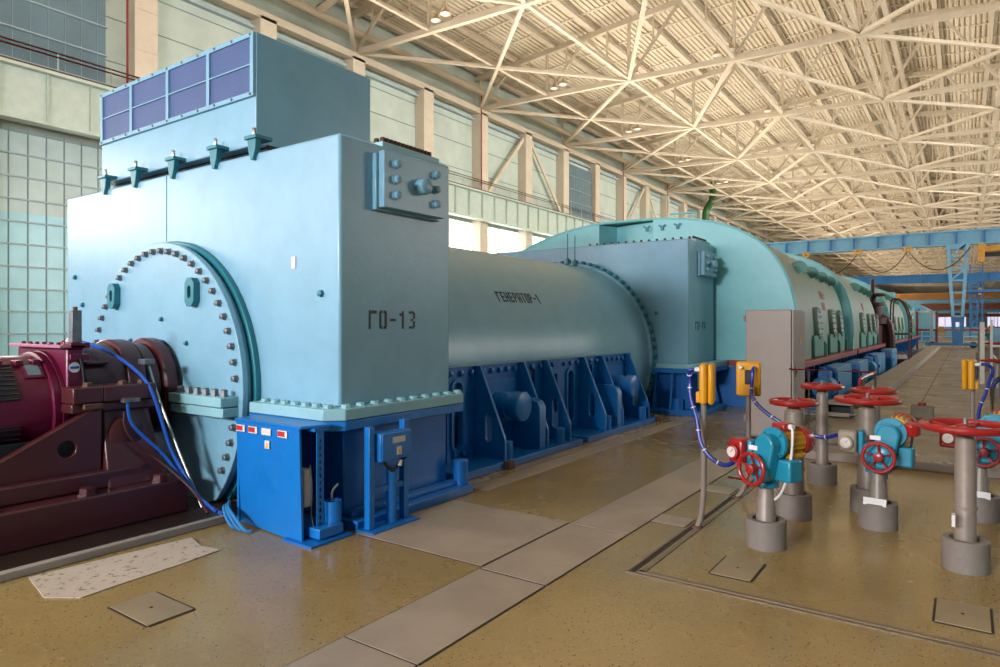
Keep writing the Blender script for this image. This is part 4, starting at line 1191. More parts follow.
# stained cardboard sheet
pts = [(-5.148, 1.84), (-4.69, 1.76), (-4.50, 1.89), (-4.53, 2.2), (-4.55, 2.55), (-4.60, 2.90), (-4.80, 2.86), (-5.05, 2.93), (-5.10, 2.4)]
o = S().prism(pts, lambda u, v: (u, v, .002), (0, 0, .006)).obj('cardboard_sheet', 'sheet')
tag(o, 'long stained off-white cardboard sheet lying on the floor before the maroon pedestal', 'cardboard')
o = S().bx(-5.27, -5.20, .9, 3.38, 0, .06).obj('steel_angle', 'kerb', bevel=.008)
tag(o, 'long grey steel edge bar on the floor in front of the maroon pedestal', 'steel bar')

# grey tool box on the corridor
r = thing('tool_box', 'small olive grey box with a red knob standing on the corridor floor', 'box', (-.68, 13.5, .08))
S().bx(-.77, -.43, 13.4, 13.62, .09, .32).obj('box_body', 'box_grey', r, bevel=.02)
S().bx(-.78, -.42, 13.39, 13.63, .08, .12).obj('base_rim', 'rust', r, bevel=.01)
S().lathe([(.06, 0), (.06, .04), (.05, .05)], (-.60, 13.51, .32), (0, 0, 1), 12).obj('knob', 'red_dark', r)
r = thing('open_bin', 'low black open bin with a pale lid on the step beyond the red handwheels', 'bin', (-1.62, 12.1, .2))
S().bx(-1.86, -1.50, 11.95, 12.3, .2, .215).obj('bin_floor', 'dark', r)
S().bx(-1.86, -1.50, 12.28, 12.3, .2, .40).obj('back_panel', 'dark', r)
for x in (-1.86, -1.515):
    S().bx(x, x + .015, 11.95, 12.3, .2, .40).obj('side_panel', 'dark', r)
S().bx(-1.87, -1.49, 11.97, 12.9, .40, .42).obj('lid', 'kerb', r, bevel=.004)
S().bx(-1.84, -1.52, 11.95, 11.97, .2, .28).obj('front_panel', 'kerb', r)

# red and grey hand railing in front of the turbine boxes
r = thing('hand_railing', 'red tube hand railing with grey posts behind the red handwheels', 'railing', (-1.4, 10, .08))
S().tube([(-2.0, 9.86, 1.09), (-.95, 9.86, 1.085)], .014, 8).obj('top_rail', 'red', r)
S().tube([(-.95, 9.86, 1.085), (-1.03, 9.1, 1.06), (-1.04, 9.05, 1.02), (-1.04, 9.05, .82)], .020, 8, 1).obj('end_rail', 'red', r)
for x, y in ((-1.75, 9.86), (-.95, 9.86), (-1.04, 9.45), (-1.02, 9.05)):
    S().tube([(x, y, .08 if y > 9.26 else 0.0), (x, y, 1.07 if y > 9.3 else .84)], .018, 8).obj('post', 'post', r)
for z in (.55, .75):
    S().tube([(-1.95, 9.86, z - .05), (-1.5, 9.86, z - .08), (-.95, 9.86, z)], .007, 6, 1).obj('chain', 'steel', r)
# ================================================================== HALL
YB, YF = -14.0, 380.0
WX = -29.0
# ---- left long wall
s = S().bx(WX - .3, WX, YB, YF, 9.0, 22.0)
struct(s.obj('wall_left', 'wallmint'))
s = S()
for z in (12.6, 14.4, 15.9):
    s.bx(WX, WX + .03, YB, YF, z, z + .04)
struct(s.obj('trim_11', 'mullion_dark'))
s = S().bx(WX, WX + .28, YB, YF, 16.35, 16.5)
struct(s.obj('trim_12', 'mullion'))
s = S().bx(WX - .3, WX, YB, 32.2, -.05, 5.9)
struct(s.obj('wall_left.001', 'glass_wall_low'))
s = S().bx(WX - .3, WX, YB, 32.2, 5.9, 9.0)
struct(s.obj('wall_left.002', 'glass_wall'))
s = S().bx(WX - .3, WX, 32.2, YF, -.05, 4.6)
struct(s.obj('wall_left.003', 'glass_wall'))
s = S()
for k in range(75):
    y = -12 + .62 * k
    if y < 32: s.bx(WX, WX + .035, y, y + .035, 0, 9.0)
struct(s.obj('trim_13', 'mullion_dark'))
s = S()
z = .5
while z < 9:
    s.bx(WX, WX + .07, YB, 32.2, z, z + .06)
    z += .84
struct(s.obj('trim_14', 'mullion'))
# daylight windows under the crane girder
TY = [2.4 + 12 * k for k in range(32)]           # truss lines
nw = 1
for k in range(56):
    y0 = 32.4 + 6 * k
    if y0 > YF - 6: break
    o = S().bx(WX - .2, WX - .15, y0 + .15, y0 + 5.85, 4.6, 9.0).obj('window_%d' % nw, 'window_lit')
    struct(o)
    fr = S()
    for yy in (y0 + .15, y0 + 2.9, y0 + 5.75):
        fr.bx(WX - .16, WX - .02, yy, yy + .10, 4.6, 9.0)
    fr.bx(WX - .16, WX - .04, y0 + .15, y0 + 5.85, 6.0, 6.1)
    fr.obj('window_frame', 'column', o)
    p = S().bx(WX - .3, WX, y0 - .15, y0 + .15, 4.6, 9.0)
    struct(p.obj('wall_left.%03d' % (10 + k), 'column'))
    nw += 1
# profiled glass screens above the girder
def glass_screen(y0, y1, z0, z1, label):
    r = thing('glass_screen', label, 'glazed panel', (WX + .5, (y0 + y1) / 2, z0), 'profiled glass screens')
    S().bx(WX + .42, WX + .48, y0, y1, z0, z1).obj('glass_sheet', 'glass_dark', r)
    s = S()
    y = y0
    while y < y1:
        s.bx(WX + .48, WX + .50, y, y + .03, z0, z1); y += .58
    s.obj('vertical_joints', 'mullion_dark', r)
    z = z0 + .35
    while z < z1:
        S().bx(WX + .46, WX + .56, y0, y1 + .05, z, z + .05).obj('cross_bar', 'mullion', r)
        z += 1.15
glass_screen(-6, 12.9, 11.06, 16.6, 'grey blue profiled glass screen high in the upper left corner')
glass_screen(51.4, 55.6, 11.06, 15.9, 'grey blue profiled glass screen high above the girder behind the generator')

# columns
for k in range(64):
    y = 14.4 + 6 * k - 12
    if y > YF: break
    w = .95
    c = S().bx(WX, WX + .75, y - w / 2, y + w / 2, 0, 16.9)
    for z in (4, 6, 8, 11.5, 13.2, 14.9):
        c.bx(WX, WX + .77, y - w / 2 - .01, y + w / 2 + .01, z, z + .05)
    struct(c.obj('trim_%d' % (20 + k), 'column'))
# eave beam, pipe and light-line
s = S().bx(WX + .2, WX + .75, YB, YF, 16.75, 17.15)
struct(s.obj('trim_119', 'truss'))
s = S().cyl((WX + 1.0, YB, 18.15), (WX + 1.0, 200, 18.15), .22, n=14)
tag(s.obj('roof_pipe', 'truss'), 'long cream pipe running under the eave above the generator', 'pipe')
o = S().tube([(WX + 1.2, 23.2, 18.3), (WX + 4, 23.2, 18.9), (WX + 12, 23.2, 19.6), (WX + 20, 23.2, 20.3)], .24, 12).obj('roof_pipe', 'truss')
tag(o, 'cream pipe climbing with the roof slope near the top edge', 'pipe')

# crane girder on brackets along the wall
GX = WX + 1.15
r = thing('crane_girder', 'pale mint riveted crane runway girder running the whole left wall', 'crane girder', (GX, 60, 9.1))
S().bx(GX - .05, GX, YB, YF, 9.15, 11.0).obj('web_plate', 'girder', r)
S().bx(GX - .35, GX + .3, YB, YF, 10.95, 11.06).obj('top_flange', 'girder', r)
S().bx(GX - .3, GX + .25, YB, YF, 9.05, 9.17).obj('bottom_flange', 'girder', r)
S().bx(GX - .08, GX + .08, YB, YF, 11.06, 11.2).obj('rail', 'rust', r)
p = S().bx(GX, GX + .16, 0, .04, 9.17, 10.95).obj('stiffener', 'girder', r)
for k in range(70):
    c = p.copy(); COL.objects.link(c)
    c.location = (0, -12 + 1.5 * k + (1.5 if k else 0), 0)
p.location = (0, -12, 0)
S().bx(WX, GX - .35, YB, YF, 10.9, 11.0).obj('walkway', 'rust', r)
# red guard rail along the walkway
RG = GX - .22
r = thing('guard_rail', 'red pipe guard rail running along the top of the mint crane girder', 'guard rail', (RG, 60, 11.06))
for z in (11.95, 11.8):
    S().tube([(RG, YB, z), (RG, 120, z)], .035, 6).obj('rail', 'red_dark', r)
p = S().tube([(RG, 0, 11.065), (RG, 0, 11.95)], .03, 6).obj('post', 'mullion', r)
for k in range(60):
    c = p.copy(); COL.objects.link(c); c.location = (0, -8 + 1.9 * k + 1.9, 0)
p.location = (0, -8, 0)
# risers and bracing on the wall
for y, lab in ((13.6, 'red riser pipe beside the first column in the upper left'), (38.0, 'red riser pipe on the column right of the front casing'), (62.0, 'red riser pipe far along the wall beyond the glass screen'), (74.2, 'red riser pipe on the far wall columns near the green pipe')):
    o = S().tube([(WX + .80, y, 11.065), (WX + .80, y, 18)], .045, 8).obj('riser_pipe', 'red_dark')
    tag(o, lab, 'pipe')
def wall_brace(y0, z0, y1, z1, lab, w=.3):
    o = S().bar((WX + .5, y0, z0), (WX + .5, y1, z1), .12, w).obj('wall_brace', 'column')
    tag(o, lab, 'brace', 'wall bracing above the girder')
wall_brace(39.2, 11.3, 44.2, 16.6, 'cream diagonal wall brace rising right, above the white windows')
wall_brace(44.8, 16.6, 49.9, 11.3, 'cream diagonal wall brace falling right, above the white windows')
wall_brace(63, 11.3, 68, 16.6, 'cream diagonal wall brace rising right beyond the glass screen')
wall_brace(68.8, 16.6, 73.8, 11.3, 'cream diagonal wall brace falling right beyond the glass screen')
o = S().tube([(-26.0, 84, 19.7), (-26.0, 84, 17.9), (-26.3, 84, 17.0), (-27.0, 84, 16.2), (-27.0, 84, 14), (-27.0, 84, 0)], .42, 10, 2).obj('drain_pipe', 'green')
tag(o, 'dark green bent drain pipe under the roof behind the turbine top', 'pipe')

# ---- roof deck
RXX, RXR = -4.45, 20.2
def top_z(x):
    return 19.4 + .098 * (x + 28.7) if x <= RXX else 19.4 + .098 * (RXX + 28.7) - .098 * (x - RXX)
def bot_z(x):
    return 17.25 - .027 * (x + 28.7)
s = S()
per, dep = .30, .085
pts = []
x = -29.3
while x < RXR:
    pts += [(x, .0), (x + per * .40, .0), (x + per * .5, dep), (x + per * .9, dep)]
    x += per
PZ = .48
rows = []
for y in (YB, YF):
    rows.append([(px, y, top_z(px) + PZ + dz) for px, dz in pts])
s.grid(rows)
for k in range(80):
    y = YB + 1 + 2.6 * k
    for x0, x1 in ((-29.3, RXX), (RXX, RXR)):
        s.bar((x0, y, top_z(x0 + .01) + PZ - .03), (x1, y, top_z(x1) + PZ - .03), .14, .06)
struct(s.obj('ceiling', 'deck'))
s = S()
s.grid([[(-29.3, y, top_z(-29.3) + PZ + .3), (RXX, y, top_z(RXX) + PZ + .3), (RXR, y, top_z(RXR) + PZ + .3)] for y in (YB, YF)])
struct(s.obj('ceiling.001', 'deck'))
# purlins
nt = 120
x = -28.4
while x < RXR:
    s = S().bx(x - .06, x + .06, YB, YF, top_z(x) + .17, top_z(x) + PZ - .02)
    s.bx(x - .14, x + .14, YB, YF, top_z(x) + .15, top_z(x) + .18)
    struct(s.obj('trim_%d' % nt, 'purlin')); nt += 1
    x += 2.98
# ridge girder
r = thing('ridge_girder', 'wide cream lattice girder under the ridge running down the hall', 'roof girder', (RXX, 60, 20.5))
for dx in (-.35, .35):
    S().bx(RXX + dx - .16, RXX + dx + .16, YB, YF, 21.35, 21.65).obj('top_chord', 'truss', r)
for k in range(45):
    y = YB + 3 * k
    S().bar((RXX - .35, y, 21.45), (RXX + .35, y + 1.5, 21.45), .14, .1).obj('lacing', 'truss', r)

# ---- trusses
NX = [-28.6, -23.0, -17.1, -10.7, -4.45, 1.8, 8.2, 14.0, 19.8]
def truss_full(name, label, group=None):
    r = thing(name, label, 'roof truss', (0, 0, 17), group)
    S().bar((NX[0], 0, bot_z(NX[0])), (NX[-1], 0, bot_z(NX[-1])), .26, .30).obj('bottom_chord', 'truss', r)
    S().bar((NX[0] - .4, 0, top_z(NX[0])), (RXX, 0, top_z(RXX)), .30, .34).obj('top_chord', 'truss', r)
    S().bar((RXX, 0, top_z(RXX)), (NX[-1], 0, top_z(NX[-1])), .30, .34).obj('top_chord', 'truss', r)
    for i, x in enumerate(NX):
        S().bar((x, 0, bot_z(x)), (x, 0, top_z(x)), .16, .16).obj('post', 'truss', r)
    for x0, x1 in zip(NX, NX[1:]):
        xm = (x0 + x1) / 2
        S().bar((x0, 0, bot_z(x0)), (xm, 0, top_z(xm)), .14, .16).obj('web_diagonal', 'truss', r)
        S().bar((x1, 0, bot_z(x1)), (xm, 0, top_z(xm)), .14, .16).obj('web_diagonal', 'truss', r)
        # secondary struts
        S().bar(((x0 + xm) / 2, 0, (bot_z(x0) + top_z(xm)) / 2), ((x0 + xm) / 2, 0, top_z((x0 + xm) / 2)), .09, .09).obj('sub_strut', 'truss', r)
        S().bar(((x1 + xm) / 2, 0, (bot_z(x1) + top_z(xm)) / 2), ((x1 + xm) / 2, 0, top_z((x1 + xm) / 2)), .09, .09).obj('sub_strut', 'truss', r)
    return r
ords = ['nearest', 'second', 'third', 'fourth', 'fifth', 'sixth', 'seventh', 'eighth']
t0 = truss_full('roof_truss', '')
for i, y in enumerate(TY[1:11]):
    t = t0 if i == 0 else copy_tree(t0)
    t.location = (0, y, 17)
    if y < 26: lab = 'cream steel roof truss overhead at the very top edge of the photo'
    elif i < 8: lab = 'cream steel roof truss, %s in view counting from the top edge' % ords[max(0, i - 1)]
    else: lab = 'cream steel roof truss far down the hall above the gantry crane'
    t['label'] = lab; t['group'] = 'roof trusses'
def truss_simple():
    s = S()
    s.bar((NX[0], 0, bot_z(NX[0])), (NX[-1], 0, bot_z(NX[-1])), .26, .30)
    s.bar((NX[0], 0, top_z(NX[0])), (RXX, 0, top_z(RXX)), .3, .34)
    s.bar((RXX, 0, top_z(RXX)), (NX[-1], 0, top_z(NX[-1])), .3, .34)
    for x in NX: s.bar((x, 0, bot_z(x)), (x, 0, top_z(x)), .16, .16)
    for x0, x1 in zip(NX, NX[1:]):
        xm = (x0 + x1) / 2
        s.bar((x0, 0, bot_z(x0)), (xm, 0, top_z(xm)), .14, .16)
        s.bar((x1, 0, bot_z(x1)), (xm, 0, top_z(xm)), .14, .16)
    return s.obj('roof_truss', 'truss')
tf = truss_simple()
base = tf.location.copy()
for i, y in enumerate(TY[11:]):
    t = tf if i == 0 else tf.copy()
    if i: COL.objects.link(t)
    t.location = base + Vector((0, y, 0))
    tag(t, 'small distant cream roof truss beyond the second crane', 'roof truss', 'distant roof trusses')
# longitudinal ties and bottom-plane braces
for x, lab in ((NX[1], 'cream longitudinal tie near the left wall crossing the nearest trusses'), (NX[2], 'bright cream longitudinal tie second from the left wall'), (NX[3], 'cream longitudinal tie third from the left wall'), (NX[4], 'bright cream longitudinal tie running below the ridge'), (NX[5], 'cream longitudinal tie first right of the ridge'), (NX[6], 'cream longitudinal tie farthest right')):
    o = S().bx(x - .1, x + .1, YB, YF, bot_z(x) - .02, bot_z(x) + .14).obj('longitudinal_tie', 'truss')
    tag(o, lab, 'roof tie')
def brace(x0, y0, x1, y1):
    return S().bar((x0, y0, bot_z(x0) - .02), (x1, y1, bot_z(x1) - .02), .2, .18).obj('roof_brace', 'truss')
pro = {}
for i in range(1, 11):
    ya, yb = TY[i], TY[i + 1]
    for j, (x0, x1, d) in enumerate(((NX[0], NX[2], 0), (NX[0], NX[2], 1), (NX[2], NX[3], 1), (NX[3], NX[4], 0), (NX[4], NX[6], 0), (NX[4], NX[6], 1))):
        if j not in pro:
            o = brace(x0, ya if d == 0 else yb, x1, yb if d == 0 else ya)
            pro[j] = (o, ya, o.location.copy())
        else:
            o = pro[j][0].copy(); COL.objects.link(o)
            o.location = pro[j][2] + Vector((0, ya - pro[j][1], 0))
        tag(o, 'cream diagonal brace lying in the bottom plane of the roof trusses', 'roof brace', 'diagonal roof braces')

# pendant lamps in pairs on the bottom chords
def lamp_proto():
    r = thing('pendant_lamp', '', 'lamp', (0, 0, 0), 'pendant lamps under the roof')
    S().lathe([(.015, .55), (.015, .40), (.07, .38), (.09, .22), (.14, .2), (.30, .0), (.285, 0), (.13, .19), (0, .19)], (0, 0, 0), (0, 0, 1), 20, cap=False).obj('lamp_shade', 'lamp', r)
    S().lathe([(0, -.06), (.16, -.05), (.27, .0), (.27, .02), (0, .02)], (0, 0, 0), (0, 0, 1), 20, cap=False).obj('lamp_glass', 'lamp_glass', r)
    S().cyl((0, 0, .5), (0, 0, 1.2), .012, n=6).obj('rod', 'truss', r)
    return r
l0 = None
for i, y in enumerate(TY[2:9]):
    for x, side in ((-22.3, 'left'), (-11.6, 'middle'), (4.2, 'right'), (11, 'far right')):
        for q in (0, 1):
            if l0 is None: l = l0 = lamp_proto()
            else: l = copy_tree(l0)
            l.location = (x + .85 * q, y - .3 * q - .25, bot_z(x) + .28)
            l['label'] = '%s tan enamel lamp of the %s pair on the %s roof truss in view' % (('left-hand', 'right-hand')[q], side, ords[i])

# ---- far end wall
s = S().bx(WX, 40, YF, YF + .3, -.1, 24)
struct(s.obj('wall_back', 'far_wall'))
for i, (x0, x1, z0, z1) in enumerate(((-26, -14, 1, 7), (-10.5, .5, .6, 6.5), (8.4, 13.5, 1.0, 8), (16, 26, 1, 7))):
    o = S().bx(x0, x1, YF - .1, YF - .02, z0, z1).obj('window_%d' % (80 + i), 'window_far')
    struct(o)
    f = S()
    k = x0
    while k <= x1:
        f.bx(k - .12, k + .12, YF - .16, YF - .1, z0, z1); k += (x1 - x0) / 4
    f.obj('window_frame', 'far_blue', o)
# ================================================================== CRANES AND THE FAR END
def gantry(y, x0, x1, zt, depth, legx, label, m, leg_m, lower_m, clips=True, nst=1.6):
    r = thing('gantry_crane', label, 'crane', (legx, y, .08))
    b = S().bx(x0, x1, y - .05, y + .05, zt - depth, zt).obj('main_beam', m, r)
    S().bx(x0, x1, y - .28, y + .28, zt - .1, zt).obj('top_flange', m, r)
    S().bx(x0, x1, y - .28, y + .28, zt - depth - .05, zt - depth + .05).obj('bottom_flange', m, r)
    x = x0 + .4
    p = None
    while x < x1:
        if p is None:
            p = S().bx(x - .06, x + .06, y - .24, y, zt - depth + .05, zt - .1).obj('stiffener', leg_m, b); xp = x
        else:
            c = p.copy(); COL.objects.link(c); c.location = (x - xp, 0, 0)
        x += nst
    # tapering lattice leg on a solid foot
    zb = 2.3
    wt, wb = .56, .27
    for s_ in (-1, 1):
        S().bar((legx + s_ * wt, y - .3, zt - depth), (legx + s_ * wb, y - .3, zb), .2, .2).obj('leg', m, r)
        S().bar((legx + s_ * wt, y + .5, zt - depth), (legx + s_ * wb, y + .3, zb), .2, .2).obj('leg', m, r)
    n = 6
    for k in range(n):
        za, zc = zb + (zt - depth - zb) * k / n, zb + (zt - depth - zb) * (k + 1) / n
        wa, wc = wb + (wt - wb) * k / n, wb + (wt - wb) * (k + 1) / n
        S().bar((legx - wa, y - .3, za), (legx + wa, y - .3, za), .12, .12).obj('leg_strut', m, r)
        if k > 2:
            S().bar((legx - wa if k % 2 else legx + wa, y - .3, za), (legx + wc if k % 2 else legx - wc, y - .3, zc), .1, .12).obj('leg_brace', m, r)
    S().bx(legx - .7, legx + .7, y - .35, y + .35, zt - depth - .35, zt - depth).obj('leg_head', m, r)
    S().prism([(-.30, .4), (.30, .4), (.40, zb + .1), (-.40, zb + .1)], lambda u, v: (legx + u, y - .35, v), (0, .7, 0), [[(-.12, 1.3), (.12, 1.3), (.12, 1.9), (-.12, 1.9)]]).obj('leg_foot', lower_m, r)
    S().bx(legx - 1.9, legx + 1.3, y - .4, y + .4, .25, .42).obj('bogie_beam', lower_m, r)
    for dx in (-1.5, .9):
        S().cyl((legx + dx, y - .15, .3), (legx + dx, y + .15, .3), .22, n=16).obj('wheel', 'dark', r)
    return r
gantry(56.8, -26.5, 9, 8.35, 1.0, -.42, 'light blue gantry crane with tapering lattice leg standing on the corridor, the nearer one', 'crane_light', 'crane_blue', 'crane_blue')
gantry(108, -26.5, 16, 8.6, 1.1, 1.0, 'darker blue gantry crane beam behind the nearer light blue one', 'crane_blue', 'crane_blue', 'crane_blue', nst=2.4)
# festoon cables with yellow trolleys under the nearer crane
def festoon(p0, p1, sag, lab):
    p0, p1 = Vector(p0), Vector(p1)
    pts = [p0.lerp(p1, k / 12) - Vector((0, 0, sag * (1 - (k / 6 - 1) ** 2))) for k in range(13)]
    o = S().tube(pts, .035, 6).obj('festoon_cable', 'black')
    tag(o, lab, 'cable')
fx = [-10.2, -6.6, -3.4, .3]
for a, b, lab in zip(fx, fx[1:], ('left sagging black festoon cable below the light blue crane beam', 'middle sagging black festoon cable below the light blue crane beam', 'right sagging black festoon cable beside the crane leg')):
    festoon((a, 56.4, 7.1), (b, 56.4, 7.1), 1.5, lab)
for x, lab in zip(fx[:3], ('yellow cable trolley under the left part of the light blue crane beam', 'yellow cable trolley under the middle of the light blue crane beam', 'yellow cable trolley just left of the crane leg')):
    o = S().prism([(-.3, 0), (.3, 0), (.18, -.35), (-.18, -.35)], lambda u, v: (x + u, 56.3, 7.36 + v), (0, .2, 0), [[(-.1, -.08), (.1, -.08), (.07, -.27), (-.07, -.27)]]).obj('cable_trolley', 'yellow_box')
    tag(o, lab, 'trolley')
r = thing('hoist', 'yellow hoist trolley with a long arm hanging under the crane beam at the right edge', 'hoist', (.9, 56.5, 6))
S().bx(.75, 1.1, 56.2, 56.8, 6.0, 7.28).obj('hoist_frame', 'yellow_box', r, bevel=.05)
S().bx(1.1, 6.5, 56.3, 56.7, 6.75, 7.1).obj('arm', 'yellow_box', r)
S().bx(1.12, 6.5, 56.4, 56.7, 6.4, 6.7).obj('motor_housing', 'dark', r)
S().cyl((.9, 56.2, 7.0), (.9, 56.0, 7.0), .22, n=14).obj('drum', 'yellow_box', r)
r = thing('crane_hook', 'small orange crane hook block hanging under the darker blue beam', 'hook', (1.6, 107, 6))
S().tube([(1.7, 107.6, 7.42), (1.7, 107.2, 6.6)], .06, 6).obj('rope', 'black', r)
S().bx(1.45, 1.95, 107, 107.4, 5.6, 6.6).obj('block', 'yellow_box', r, bevel=.08)
S().torus((1.7, 107.2, 5.3), (0, 1, 0), .28, .08, 14, 6).obj('hook', 'rust', r)
# overhead bridge cranes and beams far down the hall
def bridge(y, z, h, m, lab, m2=None, x0=-26.5, x1=20):
    r = thing('bridge_crane', lab, 'crane', (0, y, z))
    S().bx(x0, x1, y, y + .8, z, z + h).obj('girder', m, r)
    S().bx(x0, x1, y - .1, y + .9, z + h, z + h + .12).obj('top_flange', m, r)
    for x in (x0, x1 - 1):
        S().bx(x, x + 1, y - .3, y + 1.1, z - .1, z + .6).obj('end_carriage', m2 or m, r)
    return r
bridge(253, 6.8, 1.4, 'crane_brown', 'brown overhead bridge crane in the distance, the upper and nearer one')
bridge(250, 8.5, 1.0, 'crane_light', 'pale blue overhead bridge crane girder in the distance above the brown one')
bridge(303, 4.7, 1.2, 'crane_brown', 'brown overhead bridge crane in the distance, lower and farther')
bridge(300, 6.1, 0.9, 'crane_light', 'pale blue crane girder in the distance directly above the lower brown one')
r = thing('lattice_beam', 'ochre lattice beam crossing the hall in the far distance', 'beam', (0, 240, 9.5))
for z in (9.5, 11.1):
    S().bx(WX + 1, 20, 240, 240.4, z, z + .3).obj('chord', 'orange_beam', r)
for k in range(32):
    x = WX + 1 + 1.5 * k
    S().bar((x, 240.2, 9.6 if k % 2 else 11.2), (x + 1.5, 240.2, 11.2 if k % 2 else 9.6), .18, .18).obj('lacing', 'orange_beam', r)
S().bx(WX + 1, 20, 240.42, 240.5, 9.5, 11.4).obj('sheeting', 'orange_beam', r)

# second generator down the hall, plain copy of the first
g2 = thing('generator', 'pale blue second generator far down the hall behind the last turbine casing', 'generator', (AX, 70, 0))
S().bx(XL, XR, 70, 71.6, 1, 3.5).obj('end_casing', 'far_blue', g2, bevel=.03)
S().bx(XL + .05, XR - .05, 70, 71.6, 0, 1).obj('lower_body', 'unit_blue', g2)
S().lathe([(1.9, 0), (1.9, 8)], (AX, 71.5, 1.1), (0, 1, 0), 48).obj('barrel', 'far_blue', g2)
S().bx(XL, XR, 79.5, 81, 1, 3.5).obj('end_casing', 'far_blue', g2, bevel=.03)
S().bx(XL + .5, XR - 1.0, 70.1, 71.6, 3.5, 4.7).obj('vent_box', 'far_blue', g2, bevel=.03)
S().bx(-5.3, -4.4, 71.6, 79.5, 0, 1.2).obj('support_frame', 'unit_blue', g2)
r = thing('turbine_casing', 'pale blue rounded turbine hood in the far distance left of the crane foot', 'turbine casing', (AX, 84, 0), 'turbine casings along the hall')
ts = [PI * k / 40 for k in range(41)]
S().grid([[se(4.0, 3.4, t, y) for t in ts] for y in (84, 104)]).obj('shell', 'far_blue', r)
S().bx(AX - 3.8, AX + 3.8, 84, 104, 0, TZ).obj('base', 'unit_blue', r)
S().prism([(p.x, p.z) for p in (se(4.0, 3.4, t, 84) for t in ts)], lambda u, v: (u, 83.95, v), (0, .05, 0)).obj('end_wall', 'far_blue', r)
for x in (-4.6, -4.0):
    S().prism([(-.3, 0), (.1, -.3), (.1, .3)], lambda u, v: (x + u, 83.6, 3.2 + v), (0, .2, 0)).obj('lifting_lug', 'blue', r)

# red railing gate at the end of the concrete kerb
r = thing('safety_railing', 'red and white safety railing across the end of the concrete kerb near the crane foot', 'railing', (-3.2, 58, 0))
for x in (-6.4, -4.6, -2.9, -1.7):
    S().bx(x - .07, x + .07, 57.9, 58.05, 0, 2.7).obj('post', 'red_dark', r)
S().bx(-6.5, -1.7, 57.9, 58.05, 2.62, 2.75).obj('top_bar', 'ivory', r)
S().bx(-6.5, 3.2, 57.92, 58.0, 1.25, 1.42).obj('mid_bar', 'red', r)
for z in (.5, .85):
    S().bx(-6.5, 3.0, 57.93, 57.98, z, z + .05).obj('low_bar', 'ivory', r)
for x in (-5.6, -3.9, -2.6, -.1, 1.0, 2.1):
    S().bx(x - .03, x + .03, 57.93, 57.98, 0.05, 1.3).obj('baluster', 'ivory', r)
S().bx(-2.1, -1.9, 57.8, 58.0, .0, 2.7).obj('gate_post', 'mullion', r)
for x, lab in ((-5.0, 'leftmost small yellow box on the red safety railing'), (-3.3, 'middle small yellow box on the red safety railing'), (-1.4, 'small yellow box on the red safety railing next to the crane foot')):
    o = S().bx(x - .18, x + .18, 57.7, 57.92, 1.2, 1.6).obj('yellow_box', 'yellow_box', bevel=.03)
    tag(o, lab, 'box')
o = S().bx(-2.0, 14, 100, 100.3, .08, 1.5).obj('low_partition', 'far_blue')
tag(o, 'low pale blue partition across the hall far behind the crane foot', 'partition')
r = thing('stair_tower', 'blue open ladder tower far behind the crane leg', 'ladder', (1.0, 100, 0))
for x in (.5, 1.7):
    S().bar((x, 98, .08), (x, 98, 9), .15, .15).obj('rail', 'crane_blue', r)
for k in range(22):
    S().bar((.5, 98, .6 + .38 * k), (1.7, 98, .6 + .38 * k), .08, .08).obj('rung', 'crane_blue', r)
S().bx(-.2, 3.6, 97, 99, 5.6, 5.9).obj('platform', 'crane_blue', r)

# white frame and more valves near the right picture edge
r = thing('steel_rack', 'ivory steel rack with tall posts standing on the corridor near the right edge', 'rack', (.75, 22.5, .08))
S().bx(.33, .44, 22.4, 22.5, .08, 1.78).obj('post', 'ivory', r, bevel=.01)
S().bx(.56, .62, 22.4, 22.5, .08, 1.85).obj('post', 'ivory', r, bevel=.01)
S().bx(.92, .98, 22.4, 22.5, .08, 1.2).obj('post', 'ivory', r, bevel=.01)
for z in (.2, 1.1):
    S().bx(.56, .98, 22.42, 22.48, z, z + .06).obj('cross_bar', 'ivory', r)
S().bar((.6, 22.45, .2), (.95, 22.45, .55), .04, .04).obj('brace', 'ivory', r)
S().bar((.6, 22.45, .9), (.95, 22.45, .5), .04, .04).obj('brace', 'ivory', r)
handwheel_valve(.60, 18.6, 'small distant red handwheel on a grey column at the right edge, lower one', .9, .30, .09, z0=.08)
handwheel_valve(.86, 24.8, 'small distant red handwheel on a grey column at the right edge, upper one', 1.15, .42, .10, z0=.08)
actuator(.72, 29.5, 20, 'distant yellow and cyan actuator beyond the ivory steel frame', 'red', True, z0=.72)
actuator(1.15, 33.5, -40, 'farthest yellow and cyan actuator among red wheels at the right edge', 'red', False, z0=.72)
for x, y, lab in ((.72, 29.5, 'grey plinth carrying the distant actuator beyond the ivory frame'), (1.15, 33.5, 'grey plinth carrying the farthest actuator at the right edge')):
    o = S().bx(x - .4, x + .4, y - .3, y + .3, .08, .72).obj('plinth_block', 'concrete', bevel=.02)
    tag(o, lab, 'plinth')
handwheel_valve(.55, 36, 'dark red handwheel in the distance left of the farthest actuator', 1.5, .45, .09, z0=.08)
handwheel_valve(1.25, 38.5, 'dark red handwheel in the distance right of the farthest actuator', 1.6, .5, .09, z0=.08)
r = thing('control_box', 'pale blue white box on legs at the right picture edge', 'box', (.95, 26.5, .08))
S().bx(.72, 1.35, 26.4, 27.1, .95, 1.6).obj('box_body', 'crane_light', r, bevel=.02)
for x, y in ((.75, 26.45), (1.32, 26.45), (.75, 27.05), (1.32, 27.05)):
    S().bx(x - .03, x + .03, y - .03, y + .03, .08, .95).obj('leg', 'post', r)
S().bx(.6, 1.5, 26.3, 27.2, .92, .96).obj('shelf', 'red_dark', r)

